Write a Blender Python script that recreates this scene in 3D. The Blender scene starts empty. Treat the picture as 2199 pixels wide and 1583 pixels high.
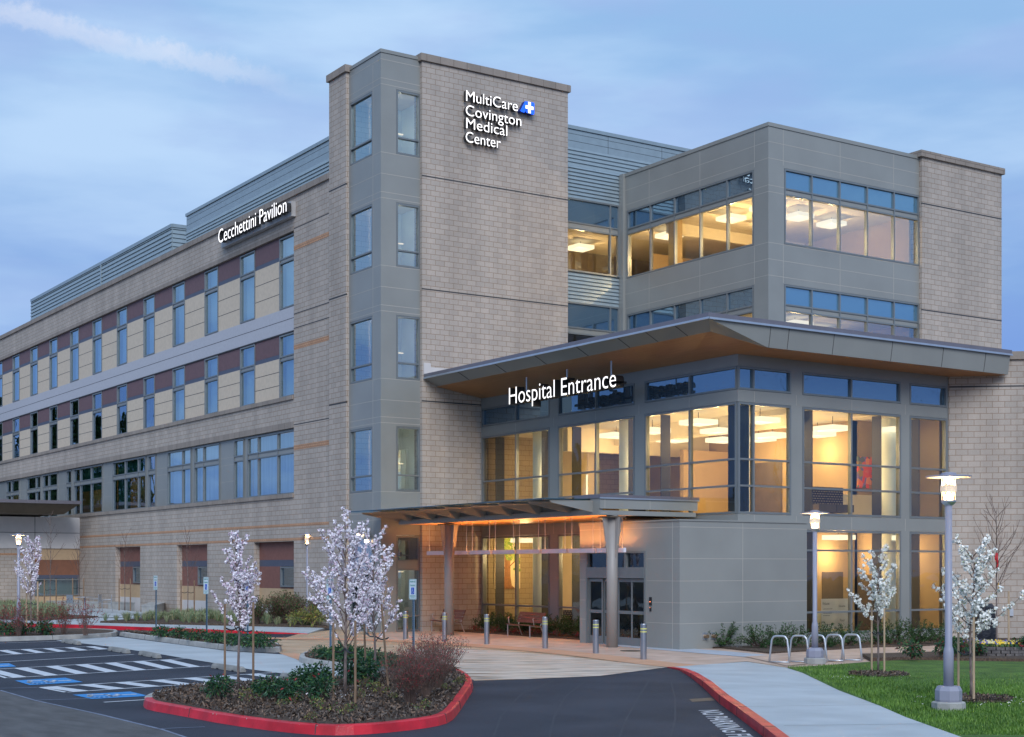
import bpy, bmesh, math, random
from mathutils import Vector, Matrix
D = bpy.data
scene = bpy.context.scene
col = scene.collection
R = math.radians
# ------------------------------------------------------------------ camera
EYE = 2.45
YAW = math.atan(2099.5 / 3175)
SN, CS = math.sin(YAW), math.cos(YAW)
cam = D.objects.new('camera', D.cameras.new('camera'))
col.objects.link(cam)
cam.location = (0, 0, EYE)
cam.rotation_euler = (R(90), 0, -YAW)
cam.data.sensor_fit = 'HORIZONTAL'
cam.data.sensor_width = 36
cam.data.lens = 3175 / 2199 * 36
cam.data.shift_y = (1219 - 791.5) / 2199
cam.data.clip_end = 3000
scene.camera = cam
scene.view_settings.view_transform = 'Standard'
scene.view_settings.look = 'None'
scene.view_settings.exposure = 0.6
scene.view_settings.gamma = 1
# ------------------------------------------------------------------ world: dusk sky with thin cloud and a contrail
SUN_EL, SUN_AZ = R(24), R(205)
world = D.worlds.new('World'); scene.world = world
world.use_nodes = True
def build_world():
    nt = world.node_tree; N = nt.nodes; L = nt.links
    N.clear()
    out = N.new('ShaderNodeOutputWorld'); bg = N.new('ShaderNodeBackground')
    bg.inputs['Strength'].default_value = 0.068
    sky = N.new('ShaderNodeTexSky'); sky.sky_type = 'NISHITA'; sky.sun_disc = False
    sky.sun_elevation = SUN_EL; sky.sun_rotation = SUN_AZ
    sky.air_density = 1.2; sky.dust_density = 1.0; sky.ozone_density = 3.0
    tc = N.new('ShaderNodeTexCoord')
    def vm(op, a, b=None):
        n = N.new('ShaderNodeVectorMath'); n.operation = op
        for i, x in enumerate((a, b)):
            if x is None: continue
            if hasattr(x, 'links') or isinstance(x, bpy.types.NodeSocket): L.new(x, n.inputs[i])
            else: n.inputs[i].default_value = x
        return n
    def m(op, a, b=0.0, clamp=False):
        n = N.new('ShaderNodeMath'); n.operation = op; n.use_clamp = clamp
        for i, x in enumerate((a, b)):
            if isinstance(x, bpy.types.NodeSocket): L.new(x, n.inputs[i])
            else: n.inputs[i].default_value = x
        return n.outputs[0]
    def ramp(x, stops):
        n = N.new('ShaderNodeValToRGB'); L.new(x, n.inputs[0])
        e = n.color_ramp.elements
        while len(e) < len(stops): e.new(0.5)
        for k, (p, c) in zip(e, stops): k.position = p; k.color = (*c, 1)
        return n.outputs[0]
    def mix(f, a, b):
        n = N.new('ShaderNodeMix'); n.data_type = 'RGBA'
        for i, x in ((0, f), (6, a), (7, b)):
            if isinstance(x, bpy.types.NodeSocket): L.new(x, n.inputs[i])
            elif i == 0: n.inputs[0].default_value = x
            else: n.inputs[i].default_value = (*x, 1)
        return n.outputs[2]
    g = tc.outputs['Generated']
    sep = N.new('ShaderNodeSeparateXYZ'); L.new(g, sep.inputs[0])
    z = sep.outputs[2]
    # base blue-hour gradient (values are radiance before the 0.09 strength)
    grad = ramp(m('MULTIPLY', z, 1.0, True), [(0.0, (2.6, 4.2, 8.0)), (0.22, (2.9, 4.8, 8.3)), (0.42, (3.4, 5.9, 9.2)), (1.0, (3.3, 5.5, 9.0))])
    skyc = N.new('ShaderNodeMix'); skyc.data_type = 'RGBA'; skyc.inputs[0].default_value = 0.78
    L.new(sky.outputs[0], skyc.inputs[6]); L.new(grad, skyc.inputs[7])
    base = skyc.outputs[2]
    # stretched noise clouds
    def cloud(scale, sc, lo, hi, det=6):
        mp = N.new('ShaderNodeMapping'); mp.inputs['Scale'].default_value = sc
        L.new(g, mp.inputs[0])
        n = N.new('ShaderNodeTexNoise'); n.inputs['Scale'].default_value = scale; n.inputs['Detail'].default_value = det
        n.inputs['Roughness'].default_value = 0.5
        L.new(mp.outputs[0], n.inputs[0])
        r = N.new('ShaderNodeMapRange'); r.interpolation_type = 'SMOOTHSTEP'
        r.inputs[1].default_value = lo; r.inputs[2].default_value = hi
        L.new(n.outputs[0], r.inputs[0])
        return r.outputs[0]
    c1 = cloud(2.6, (1, 1, 4.2), 0.40, 0.62)
    base = mix(m('MULTIPLY', c1, 0.8), base, (5.3, 7.2, 9.7))
    c2 = cloud(3.7, (1.3, 1.3, 5.0), 0.46, 0.64)
    base = mix(m('MULTIPLY', c2, 0.55), base, (3.3, 4.7, 8.0))
    lowdark = N.new('ShaderNodeMapRange'); lowdark.inputs[1].default_value = 0.26; lowdark.inputs[2].default_value = 0.14
    L.new(z, lowdark.inputs[0])
    c3 = cloud(3.6, (1, 1, 4.5), 0.36, 0.58)
    base = mix(m('MULTIPLY', m('MULTIPLY', lowdark.outputs[0], m('ADD', c3, 0.35, True)), 0.8), base, (1.7, 3.2, 7.2))
    # contrail: a band round a great circle through the upper left of the sky
    def rdir(px, py):
        r_ = (px - 1099.5) / 3175
        return Vector((SN + r_ * CS, CS - r_ * SN, (1219 - py) / 3175)).normalized()
    a_, b_ = rdir(0, 20), rdir(700, 205)
    nrm = a_.cross(b_).normalized()
    dn = vm('NOISE' if False else 'DOT_PRODUCT', g, tuple(nrm))
    ln = vm('DOT_PRODUCT', g, tuple((b_ - a_).normalized()))
    nz = N.new('ShaderNodeTexNoise'); nz.inputs['Scale'].default_value = 34; nz.inputs['Detail'].default_value = 8; nz.inputs['Roughness'].default_value = 0.72
    L.new(g, nz.inputs[0])
    dd = m('ABSOLUTE', m('ADD', dn.outputs['Value'], m('MULTIPLY', m('SUBTRACT', nz.outputs[0], 0.5), 0.03)))
    band = N.new('ShaderNodeMapRange'); band.interpolation_type = 'SMOOTHSTEP'
    band.inputs[1].default_value = 0.0092; band.inputs[2].default_value = 0.002
    L.new(dd, band.inputs[0])
    t0 = a_.dot((b_ - a_).normalized()); t1 = b_.dot((b_ - a_).normalized())
    fade = N.new('ShaderNodeMapRange'); fade.interpolation_type = 'SMOOTHSTEP'
    fade.inputs[1].default_value = t1 + 0.02; fade.inputs[2].default_value = t0 + 0.09
    L.new(ln.outputs['Value'], fade.inputs[0])
    front = m('GREATER_THAN', vm('DOT_PRODUCT', g, (SN, CS, 0)).outputs['Value'], 0.2)
    k = m('MULTIPLY', m('MULTIPLY', band.outputs[0], fade.outputs[0]), front)
    k = m('MULTIPLY', k, m('MULTIPLY', nz.outputs[0], 1.2), True)
    base = mix(m('MULTIPLY', k, 0.62), base, (8.0, 8.2, 9.3))
    L.new(base, bg.inputs[0]); L.new(bg.outputs[0], out.inputs[0])
build_world()
sl = D.lights.new('sun', 'SUN'); sl.energy = 1.5; sl.angle = R(35); sl.color = (0.93, 0.96, 1.0)
sun = D.objects.new('sun', sl); col.objects.link(sun)
# light comes from the brighter sky to the right of and behind the camera
sd = Vector((math.sin(SUN_AZ) * math.cos(SUN_EL), math.cos(SUN_AZ) * math.cos(SUN_EL), math.sin(SUN_EL)))
sd = Vector((-0.45, -0.78, 0.62)).normalized()
sun.rotation_euler = sd.to_track_quat('Z', 'Y').to_euler()
# ------------------------------------------------------------------ plan helpers: where a sight line meets the ground or a wall
def ray(px):
    r = (px - 1099.5) / 3175
    return SN + r * CS, CS - r * SN
def G(px, py, z=0.0):
    d = (EYE - z) * 3175 / (py - 1219); x, y = ray(px)
    return (x * d, y * d)
def AX(c, px):
    x, y = ray(px); return c * y / x
def AY(c, px):
    x, y = ray(px); return c * x / y
def ZZ(x, y, py): return EYE + (1219 - py) * (x * SN + y * CS) / 3175
def ZA(c, px, py): return ZZ(c, AX(c, px), py)
def ZB(c, px, py): return ZZ(AY(c, px), c, py)
# ------------------------------------------------------------------ object helpers
def tag(o, label=None, cat=None, group=None, kind=None):
    if label: o['label'] = label
    if cat: o['category'] = cat
    if group: o['group'] = group
    if kind: o['kind'] = kind
    return o
ORG = {}
def thing(name, label, cat, loc=(0, 0, 0), group=None):
    o = D.objects.new(name, None); col.objects.link(o); o.location = loc
    o.empty_display_size = 0.3
    ORG[o.name] = Vector(loc)
    return tag(o, label, cat, group)
def copy_thing(root, loc, rz, label, group=None):
    r = root.copy(); col.objects.link(r); r.location = loc; r.rotation_euler = (0, 0, rz)
    r['label'] = label
    if group: r['group'] = group
    ORG[r.name] = Vector(loc)
    for ch in list(root.children):
        c = ch.copy(); col.objects.link(c); c.parent = r
        for g in list(ch.children):
            e = g.copy(); col.objects.link(e); e.parent = c
    return r
class MB:
    def __init__(s): s.v = []; s.f = []; s.m = []
    def quad(s, a, b, c, d, m=0):
        n = len(s.v); s.v += [tuple(a), tuple(b), tuple(c), tuple(d)]; s.f.append((n, n+1, n+2, n+3)); s.m.append(m)
    def tri(s, a, b, c, m=0):
        n = len(s.v); s.v += [tuple(a), tuple(b), tuple(c)]; s.f.append((n, n+1, n+2)); s.m.append(m)
    def ngon(s, pts, m=0):
        n = len(s.v); s.v += [tuple(p) for p in pts]; s.f.append(tuple(range(n, n+len(pts)))); s.m.append(m)
    def hexa(s, p, m=0):
        n = len(s.v); s.v += [tuple(q) for q in p]
        for f in ((0,3,2,1), (4,5,6,7), (0,1,5,4), (1,2,6,5), (2,3,7,6), (3,0,4,7)):
            s.f.append(tuple(n+i for i in f)); s.m.append(m)
    def box(s, x0, x1, y0, y1, z0, z1, m=0):
        if x0 > x1: x0, x1 = x1, x0
        if y0 > y1: y0, y1 = y1, y0
        if z0 > z1: z0, z1 = z1, z0
        s.hexa([(x0,y0,z0),(x1,y0,z0),(x1,y1,z0),(x0,y1,z0),(x0,y0,z1),(x1,y0,z1),(x1,y1,z1),(x0,y1,z1)], m)
    def fbox(s, fr, u0, u1, z0, z1, d0, d1, m=0):
        P = fr.pt
        s.hexa([P(u0,z0,d0),P(u1,z0,d0),P(u1,z0,d1),P(u0,z0,d1),P(u0,z1,d0),P(u1,z1,d0),P(u1,z1,d1),P(u0,z1,d1)], m)
    def prism(s, poly, z0, z1, m=0, mt=None):
        n = len(s.v); k = len(poly)
        zt = z1 if isinstance(z1, (list, tuple)) else [z1]*k
        s.v += [(p[0], p[1], z0) for p in poly] + [(p[0], p[1], zt[i]) for i, p in enumerate(poly)]
        s.f.append(tuple(n+k+i for i in range(k))); s.m.append(m if mt is None else mt)
        s.f.append(tuple(n+i for i in reversed(range(k)))); s.m.append(m)
        for i in range(k):
            j = (i+1) % k; s.f.append((n+i, n+j, n+k+j, n+k+i)); s.m.append(m)
    def tube(s, pts, rad, n=6, m=0, cap=True):
        pts = [Vector(p) for p in pts]
        if not isinstance(rad, (list, tuple)): rad = [rad]*len(pts)
        base = len(s.v); up = Vector((0, 0, 1)); prev = None
        for i, p in enumerate(pts):
            t = (pts[min(i+1, len(pts)-1)] - pts[max(i-1, 0)])
            if t.length < 1e-9: t = Vector((0, 0, 1))
            t.normalize()
            a = prev if prev is not None else (Vector((1, 0, 0)) if abs(t.z) > 0.9 else up)
            a = a - t*a.dot(t)
            if a.length < 1e-6: a = Vector((0, 1, 0)) - t*t.y
            a.normalize(); prev = a; b = t.cross(a)
            for k in range(n):
                w = 2*math.pi*k/n
                s.v.append(tuple(p + (a*math.cos(w) + b*math.sin(w))*rad[i]))
        for i in range(len(pts)-1):
            for k in range(n):
                k2 = (k+1) % n
                s.f.append((base+i*n+k, base+i*n+k2, base+(i+1)*n+k2, base+(i+1)*n+k)); s.m.append(m)
        if cap:
            s.f.append(tuple(base+k for k in reversed(range(n)))); s.m.append(m)
            e = base+(len(pts)-1)*n
            s.f.append(tuple(e+k for k in range(n))); s.m.append(m)
    def lathe(s, prof, c=(0, 0, 0), n=20, m=0):
        base = len(s.v)
        for r, z in prof:
            for k in range(n):
                w = 2*math.pi*k/n; s.v.append((c[0]+r*math.cos(w), c[1]+r*math.sin(w), c[2]+z))
        for i in range(len(prof)-1):
            for k in range(n):
                k2 = (k+1) % n; s.f.append((base+i*n+k, base+i*n+k2, base+(i+1)*n+k2, base+(i+1)*n+k)); s.m.append(m)
        for i, rev in ((0, True), (len(prof)-1, False)):
            if prof[i][0] > 1e-4:
                q = [base+i*n+k for k in range(n)]
                s.f.append(tuple(reversed(q) if rev else q)); s.m.append(m)
    def wall(s, fr, u0, u1, z0, z1, holes=(), d0=-0.3, d1=0.0, m=0):
        us = sorted(set([u0, u1] + [min(max(x, u0), u1) for h in holes for x in h[:2]]))
        zs = sorted(set([z0, z1] + [min(max(x, z0), z1) for h in holes for x in h[2:4]]))
        for za, zb in zip(zs, zs[1:]):
            if zb-za < 1e-5: continue
            zc = (za+zb)/2; start = None
            for ua, ub in zip(us, us[1:]):
                uc = (ua+ub)/2
                hole = any(h[0] < uc < h[1] and h[2] < zc < h[3] for h in holes)
                if hole:
                    if start is not None: s.fbox(fr, start, ua, za, zb, d0, d1, m); start = None
                elif start is None: start = ua
            if start is not None: s.fbox(fr, start, u1, za, zb, d0, d1, m)
    def build(s, name, mats, parent=None, smooth=False, recalc=True):
        me = D.meshes.new(name)
        o0 = ORG.get(parent.name, Vector((0, 0, 0))) if parent else Vector((0, 0, 0))
        me.from_pydata([(a-o0.x, b-o0.y, c-o0.z) for a, b, c in s.v], [], s.f)
        if not isinstance(mats, (list, tuple)): mats = [mats]
        for q in mats: me.materials.append(q)
        me.polygons.foreach_set('material_index', s.m)
        if smooth: me.polygons.foreach_set('use_smooth', [True]*len(s.f))
        if recalc:
            b = bmesh.new(); b.from_mesh(me); bmesh.ops.recalc_face_normals(b, faces=b.faces); b.to_mesh(me); b.free()
        me.update()
        o = D.objects.new(name, me); col.objects.link(o)
        if parent:
            o.parent = parent
            ORG[o.name] = o0
        return o
def struct(name, mb, mats, **k):
    return tag(mb.build(name, mats, **k), kind='structure')
class Fr:
    def __init__(s, o, u, n): s.o = o; s.u = u; s.n = n
    def pt(s, u, z, d=0.0): return (s.o[0]+s.u[0]*u+s.n[0]*d, s.o[1]+s.u[1]*u+s.n[1]*d, z)
def FA(c): return Fr((c, 0), (0, 1), (-1, 0))
def FB(c): return Fr((0, c), (1, 0), (0, -1))
# ------------------------------------------------------------------ materials
def newmat(name):
    m = D.materials.new(name); m.use_nodes = True
    nt = m.node_tree; return m, nt, nt.nodes['Principled BSDF'], nt.nodes['Material Output']
def mat(name, c, rough=0.7, var=0.12, scale=3.0, bump=0.0, bscale=40.0, metal=0.0, spec=0.5, emit=None, es=0.0, c2=None, stretch=None, detail=5, coat=0.0):
    m, nt, P, out = newmat(name); N = nt.nodes; L = nt.links
    P.inputs['Roughness'].default_value = rough; P.inputs['Metallic'].default_value = metal
    P.inputs['Specular IOR Level'].default_value = spec
    P.inputs['Coat Weight'].default_value = coat
    geo = N.new('ShaderNodeTexCoord'); src = geo.outputs['Object']
    if stretch:
        mp = N.new('ShaderNodeMapping'); mp.inputs['Scale'].default_value = stretch; L.new(src, mp.inputs[0]); src = mp.outputs[0]
    if c2 is None:
        c2 = tuple(min(1, x*(1+var)) for x in c); c = tuple(x*(1-var) for x in c)
    if var > 0 or True:
        n = N.new('ShaderNodeTexNoise'); n.inputs['Scale'].default_value = scale; n.inputs['Detail'].default_value = detail
        L.new(src, n.inputs[0])
        r = N.new('ShaderNodeValToRGB'); r.color_ramp.elements[0].position = 0.33; r.color_ramp.elements[1].position = 0.67
        r.color_ramp.elements[0].color = (*c, 1); r.color_ramp.elements[1].color = (*c2, 1)
        L.new(n.outputs[0], r.inputs[0]); L.new(r.outputs[0], P.inputs['Base Color'])
    if bump > 0:
        n2 = N.new('ShaderNodeTexNoise'); n2.inputs['Scale'].default_value = bscale; n2.inputs['Detail'].default_value = 6
        L.new(src, n2.inputs[0])
        b = N.new('ShaderNodeBump'); b.inputs['Strength'].default_value = bump; b.inputs['Distance'].default_value = 0.03
        L.new(n2.outputs[0], b.inputs['Height']); L.new(b.outputs[0], P.inputs['Normal'])
    if emit:
        P.inputs['Emission Color'].default_value = (*emit, 1); P.inputs['Emission Strength'].default_value = es
    return m
def emitmat(name, c, s):
    m, nt, P, out = newmat(name)
    P.inputs['Base Color'].default_value = (*c, 1); P.inputs['Emission Color'].default_value = (*c, 1); P.inputs['Emission Strength'].default_value = s
    return m
def brickmat(name, c1, c2, mortar, udir=(1, 1), bw=0.4064, rh=0.2032, ms=0.009, bias=0.0, offs=0.5, bump=0.3, rough=0.85, blotch=0.12, zoff=0.0, grain=0.1):
    m, nt, P, out = newmat(name); N = nt.nodes; L = nt.links
    geo = N.new('ShaderNodeNewGeometry')
    dot = N.new('ShaderNodeVectorMath'); dot.operation = 'DOT_PRODUCT'; dot.inputs[1].default_value = (udir[0], udir[1], 0)
    L.new(geo.outputs['Position'], dot.inputs[0])
    sp = N.new('ShaderNodeSeparateXYZ'); L.new(geo.outputs['Position'], sp.inputs[0])
    az = N.new('ShaderNodeMath'); az.operation = 'ADD'; az.inputs[1].default_value = zoff; L.new(sp.outputs[2], az.inputs[0])
    cb = N.new('ShaderNodeCombineXYZ'); L.new(dot.outputs['Value'], cb.inputs[0]); L.new(az.outputs[0], cb.inputs[1])
    bt = N.new('ShaderNodeTexBrick'); bt.offset = offs
    bt.inputs['Scale'].default_value = 1.0; bt.inputs['Brick Width'].default_value = bw; bt.inputs['Row Height'].default_value = rh
    bt.inputs['Mortar Size'].default_value = ms; bt.inputs['Mortar Smooth'].default_value = 0.1; bt.inputs['Bias'].default_value = bias
    bt.inputs['Color1'].default_value = (*c1, 1); bt.inputs['Color2'].default_value = (*c2, 1); bt.inputs['Mortar'].default_value = (*mortar, 1)
    L.new(cb.outputs[0], bt.inputs['Vector'])
    n = N.new('ShaderNodeTexNoise'); n.inputs['Scale'].default_value = 0.35; n.inputs['Detail'].default_value = 4; L.new(geo.outputs['Position'], n.inputs[0])
    n3 = N.new('ShaderNodeTexNoise'); n3.inputs['Scale'].default_value = 26; n3.inputs['Detail'].default_value = 4; n3.inputs['Roughness'].default_value = 0.8; L.new(geo.outputs['Position'], n3.inputs[0])
    mr = N.new('ShaderNodeMapRange'); mr.inputs[1].default_value = 0.3; mr.inputs[2].default_value = 0.7; mr.inputs[3].default_value = 1-blotch; mr.inputs[4].default_value = 1+blotch
    mpv = N.new('ShaderNodeMapping'); mpv.inputs['Scale'].default_value = (1.6, 1.6, .16); L.new(geo.outputs['Position'], mpv.inputs[0]); L.new(mpv.outputs[0], n.inputs[0]); n.inputs['Scale'].default_value = 0.8; n.inputs['Detail'].default_value = 6
    L.new(n.outputs[0], mr.inputs[0])
    mr3 = N.new('ShaderNodeMapRange'); mr3.inputs[1].default_value = 0.3; mr3.inputs[2].default_value = 0.7; mr3.inputs[3].default_value = 1-grain; mr3.inputs[4].default_value = 1+grain
    L.new(n3.outputs[0], mr3.inputs[0])
    mm = N.new('ShaderNodeMath'); mm.operation = 'MULTIPLY'; L.new(mr.outputs[0], mm.inputs[0]); L.new(mr3.outputs[0], mm.inputs[1])
    sc = N.new('ShaderNodeVectorMath'); sc.operation = 'SCALE'; L.new(bt.outputs[0], sc.inputs[0]); L.new(mm.outputs[0], sc.inputs['Scale'])
    L.new(sc.outputs[0], P.inputs['Base Color']); P.inputs['Roughness'].default_value = rough
    inv = N.new('ShaderNodeMath'); inv.operation = 'SUBTRACT'; inv.inputs[0].default_value = 1; L.new(bt.outputs['Fac'], inv.inputs[1])
    ad = N.new('ShaderNodeMath'); ad.operation = 'ADD'; L.new(inv.outputs[0], ad.inputs[0])
    sm = N.new('ShaderNodeMath'); sm.operation = 'MULTIPLY'; sm.inputs[1].default_value = 0.4; L.new(n3.outputs[0], sm.inputs[0]); L.new(sm.outputs[0], ad.inputs[1])
    b = N.new('ShaderNodeBump'); b.inputs['Strength'].default_value = bump; b.inputs['Distance'].default_value = 0.012
    L.new(ad.outputs[0], b.inputs['Height']); L.new(b.outputs[0], P.inputs['Normal'])
    return m
def glassmat(name, tint, refl, rtint=(1, 1, 1), wav=0.25, wscale=0.9, rough=0.0, dens=None):
    m, nt, P, out = newmat(name); N = nt.nodes; L = nt.links
    N.remove(P)
    tr = N.new('ShaderNodeBsdfTransparent'); tr.inputs[0].default_value = (*tint, 1)
    gl = N.new('ShaderNodeBsdfGlossy'); gl.inputs[0].default_value = (*rtint, 1); gl.inputs['Roughness'].default_value = rough
    fr = N.new('ShaderNodeFresnel'); fr.inputs[0].default_value = 1.5
    geo = N.new('ShaderNodeNewGeometry')
    n = N.new('ShaderNodeTexNoise'); n.inputs['Scale'].default_value = wscale; n.inputs['Detail'].default_value = 2; n.inputs['Distortion'].default_value = 0.6
    L.new(geo.outputs['Position'], n.inputs[0])
    b = N.new('ShaderNodeBump'); b.inputs['Strength'].default_value = wav; b.inputs['Distance'].default_value = 0.02
    L.new(n.outputs[0], b.inputs['Height']); L.new(b.outputs[0], gl.inputs['Normal'])
    ad = N.new('ShaderNodeMath'); ad.operation = 'ADD'; ad.use_clamp = True; ad.inputs[1].default_value = refl; L.new(fr.outputs[0], ad.inputs[0])
    mx = N.new('ShaderNodeMixShader'); L.new(ad.outputs[0], mx.inputs[0]); L.new(tr.outputs[0], mx.inputs[1]); L.new(gl.outputs[0], mx.inputs[2])
    L.new(mx.outputs[0], out.inputs[0])
    return m
def spandrelmat(name, c, refl, wav=0.25, wscale=0.9):
    m, nt, P, out = newmat(name); N = nt.nodes; L = nt.links
    P.inputs['Base Color'].default_value = (*c, 1); P.inputs['Roughness'].default_value = 0.5
    gl = N.new('ShaderNodeBsdfGlossy'); gl.inputs['Roughness'].default_value = 0.0; gl.inputs[0].default_value = (0.55, 0.8, 1.0, 1)
    geo = N.new('ShaderNodeNewGeometry'); n = N.new('ShaderNodeTexNoise'); n.inputs['Scale'].default_value = wscale; n.inputs['Distortion'].default_value = 0.6
    L.new(geo.outputs['Position'], n.inputs[0])
    b = N.new('ShaderNodeBump'); b.inputs['Strength'].default_value = wav; b.inputs['Distance'].default_value = 0.02
    L.new(n.outputs[0], b.inputs['Height']); L.new(b.outputs[0], gl.inputs['Normal'])
    fr = N.new('ShaderNodeFresnel'); fr.inputs[0].default_value = 1.5
    ad = N.new('ShaderNodeMath'); ad.operation = 'ADD'; ad.use_clamp = True; ad.inputs[1].default_value = refl; L.new(fr.outputs[0], ad.inputs[0])
    mx = N.new('ShaderNodeMixShader'); L.new(ad.outputs[0], mx.inputs[0]); L.new(P.outputs[0], mx.inputs[1]); L.new(gl.outputs[0], mx.inputs[2])
    L.new(mx.outputs[0], out.inputs[0])
    return m
M = {}
BC1, BC2, BMO = (0.45, 0.38, 0.325), (0.385, 0.33, 0.285), (0.25, 0.17, 0.12)
M['block'] = brickmat('split_face_block', BC1, BC2, BMO)
M['block_oblique'] = brickmat('split_face_block_oblique', BC1, BC2, BMO, udir=(0.761, -0.649))
M['soldier'] = brickmat('orange_brick', (0.52, 0.29, 0.17), (0.46, 0.25, 0.145), (0.22, 0.13, 0.08), bw=0.2, rh=0.1, ms=0.008)
M['stone'] = brickmat('cast_stone', (0.31, 0.255, 0.215), (0.27, 0.225, 0.19), (0.16, 0.12, 0.1), bw=0.6, rh=5.0, ms=0.012, zoff=1.0)
M['panel'] = mat('grey_metal_panel', (0.255, 0.255, 0.238), rough=0.36, var=0.06, scale=0.6, metal=0.0, spec=0.6, bump=0.08, bscale=1.3)
M['joint'] = mat('panel_joint', (0.40, 0.37, 0.33), rough=0.6, var=0.03)
M['darkjoint'] = mat('dark_joint', (0.05, 0.05, 0.055), rough=0.7, var=0.03)
M['frame'] = mat('window_frame_metal', (0.20, 0.215, 0.22), rough=0.4, var=0.04, metal=0.3)
M['white_panel'] = mat('pale_lilac_panel', (0.47, 0.46, 0.49), rough=0.6, var=0.04, scale=8)
M['cream'] = mat('cream_panel', (0.62, 0.50, 0.375), rough=0.65, var=0.05, scale=6)
M['ochre'] = mat('ochre_panel', (0.52, 0.355, 0.21), rough=0.65, var=0.05, scale=6)
M['plum'] = mat('plum_panel', (0.155, 0.082, 0.085), rough=0.6, var=0.08, scale=6)
M['rust'] = mat('rust_brown_panel', (0.22, 0.09, 0.05), rough=0.6, var=0.08, scale=6)
M['maroon'] = mat('rust_maroon_panel', (0.215, 0.088, 0.068), rough=0.6, var=0.08, scale=6)
M['navy'] = mat('slate_blue_panel', (0.075, 0.085, 0.125), rough=0.5, var=0.05)
M['offwhite'] = mat('off_white_panel', (0.60, 0.56, 0.54), rough=0.6, var=0.03)
M['screen'] = mat('ribbed_screen_metal', (0.28, 0.34, 0.37), rough=0.35, var=0.05, metal=0.25)
M['cap'] = mat('cap_flashing', (0.20, 0.18, 0.20), rough=0.35, var=0.05, metal=0.4)
M['wood'] = mat('wood_soffit', (0.40, 0.17, 0.055), rough=0.33, var=0.2, scale=2.5, stretch=(9, 0.5, 1), c2=(0.50, 0.23, 0.08), spec=0.5)
M['benchwood'] = mat('bench_wood', (0.16, 0.055, 0.032), rough=0.5, c2=(0.24, 0.085, 0.052), scale=5, stretch=(14, 1, 14))
M['alu'] = mat('brushed_aluminium', (0.55, 0.57, 0.60), rough=0.35, var=0.04, metal=0.8)
M['steel'] = mat('stainless_steel', (0.42, 0.43, 0.46), rough=0.32, var=0.06, metal=1.0)
M['galv'] = mat('galvanised_post', (0.20, 0.30, 0.40), rough=0.5, var=0.08, metal=0.5)
M['polepaint'] = mat('grey_pole_paint', (0.29, 0.29, 0.36), rough=0.45, var=0.04)
M['column'] = mat('column_paint', (0.30, 0.27, 0.25), rough=0.45, var=0.03)
M['conc'] = mat('concrete', (0.36, 0.38, 0.40), rough=0.85, var=0.10, scale=1.2, bump=0.15, bscale=60)
M['kerbconc'] = mat('kerb_concrete', (0.36, 0.35, 0.33), rough=0.85, var=0.16, scale=3, bump=0.2)
M['black'] = mat('black_plastic', (0.012, 0.012, 0.014), rough=0.5, var=0.1)
M['white_em'] = emitmat('letter_face', (1.0, 0.95, 0.91), 0.85)
M['letterside'] = mat('letter_side', (0.03, 0.028, 0.028), rough=0.5)
M['raceway'] = mat('sign_raceway', (0.42, 0.40, 0.39), rough=0.5)
M['bluelogo'] = emitmat('blue_logo_face', (0.01, 0.10, 0.85), 0.75)
M['glass_blue'] = glassmat('sky_glass', (0.9, 0.98, 0.97), 0.34, (0.76, 0.93, 1.0), wav=0.12)
M['glass_clear'] = glassmat('lobby_glass', (0.80, 0.86, 0.80), 0.035, (0.85, 0.93, 1.0), wav=0.5, wscale=0.7)
M['glass_tower'] = glassmat('stair_glass', (0.72, 0.82, 0.83), 0.30, (0.78, 0.92, 1.0), wav=0.12)
M['glass_green'] = glassmat('left_wing_glass', (0.6, 0.78, 0.75), 0.30, (0.65, 0.82, 1.0), wav=0.35)
M['spandrel'] = spandrelmat('blue_spandrel_glass', (0.028, 0.06, 0.095), 0.24)
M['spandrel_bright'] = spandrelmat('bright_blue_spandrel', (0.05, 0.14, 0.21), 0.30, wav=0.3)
M['canopyglass'] = spandrelmat('dark_teal_canopy_glass', (0.01, 0.05, 0.055), 0.05)
WARM = (1.0, 0.66, 0.33)
M['iwall'] = mat('interior_tan_wall', (0.37, 0.265, 0.145), rough=0.8, var=0.05, scale=0.8)
M['iwall2'] = mat('interior_cream_wall', (0.78, 0.62, 0.38), rough=0.8, var=0.03)
M['iblock'] = brickmat('interior_block', (0.34, 0.26, 0.15), (0.31, 0.235, 0.135), (0.22, 0.15, 0.08))
M['idark'] = mat('interior_dark', (0.10, 0.075, 0.05), rough=0.6, var=0.1)
M['iceil'] = mat('interior_ceiling', (0.62, 0.55, 0.42), rough=0.9, var=0.03, scale=4)
M['ifloor'] = mat('interior_floor', (0.22, 0.17, 0.12), rough=0.35, var=0.1)
M['shade'] = mat('roller_shade', (0.80, 0.88, 0.87), rough=0.9, var=0.08, scale=0.7)
M['shade2'] = mat('pale_curtain', (0.62, 0.66, 0.78), rough=0.9, var=0.12, scale=1.2, stretch=(4, 4, 0.3))
M['teal'] = mat('teal_curtain', (0.05, 0.20, 0.17), rough=0.9, var=0.1)
M['lamp'] = emitmat('fixture_glow', (1.0, 0.80, 0.54), 1.05)
M['lamp'].node_tree.nodes['Principled BSDF'].inputs['Base Color'].default_value = (.08, .07, .05, 1)
M['lampdim'] = emitmat('fixture_side_glow', (1.0, 0.74, 0.5), 0.9)
M['lamphot'] = emitmat('lantern_glow', (1.0, 0.72, 0.42), 11.0)
M['exitgreen'] = emitmat('exit_green', (0.0, 1.0, 0.15), 1.6)
M['duct'] = mat('duct_grey', (0.2, 0.21, 0.22), rough=0.5)
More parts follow.
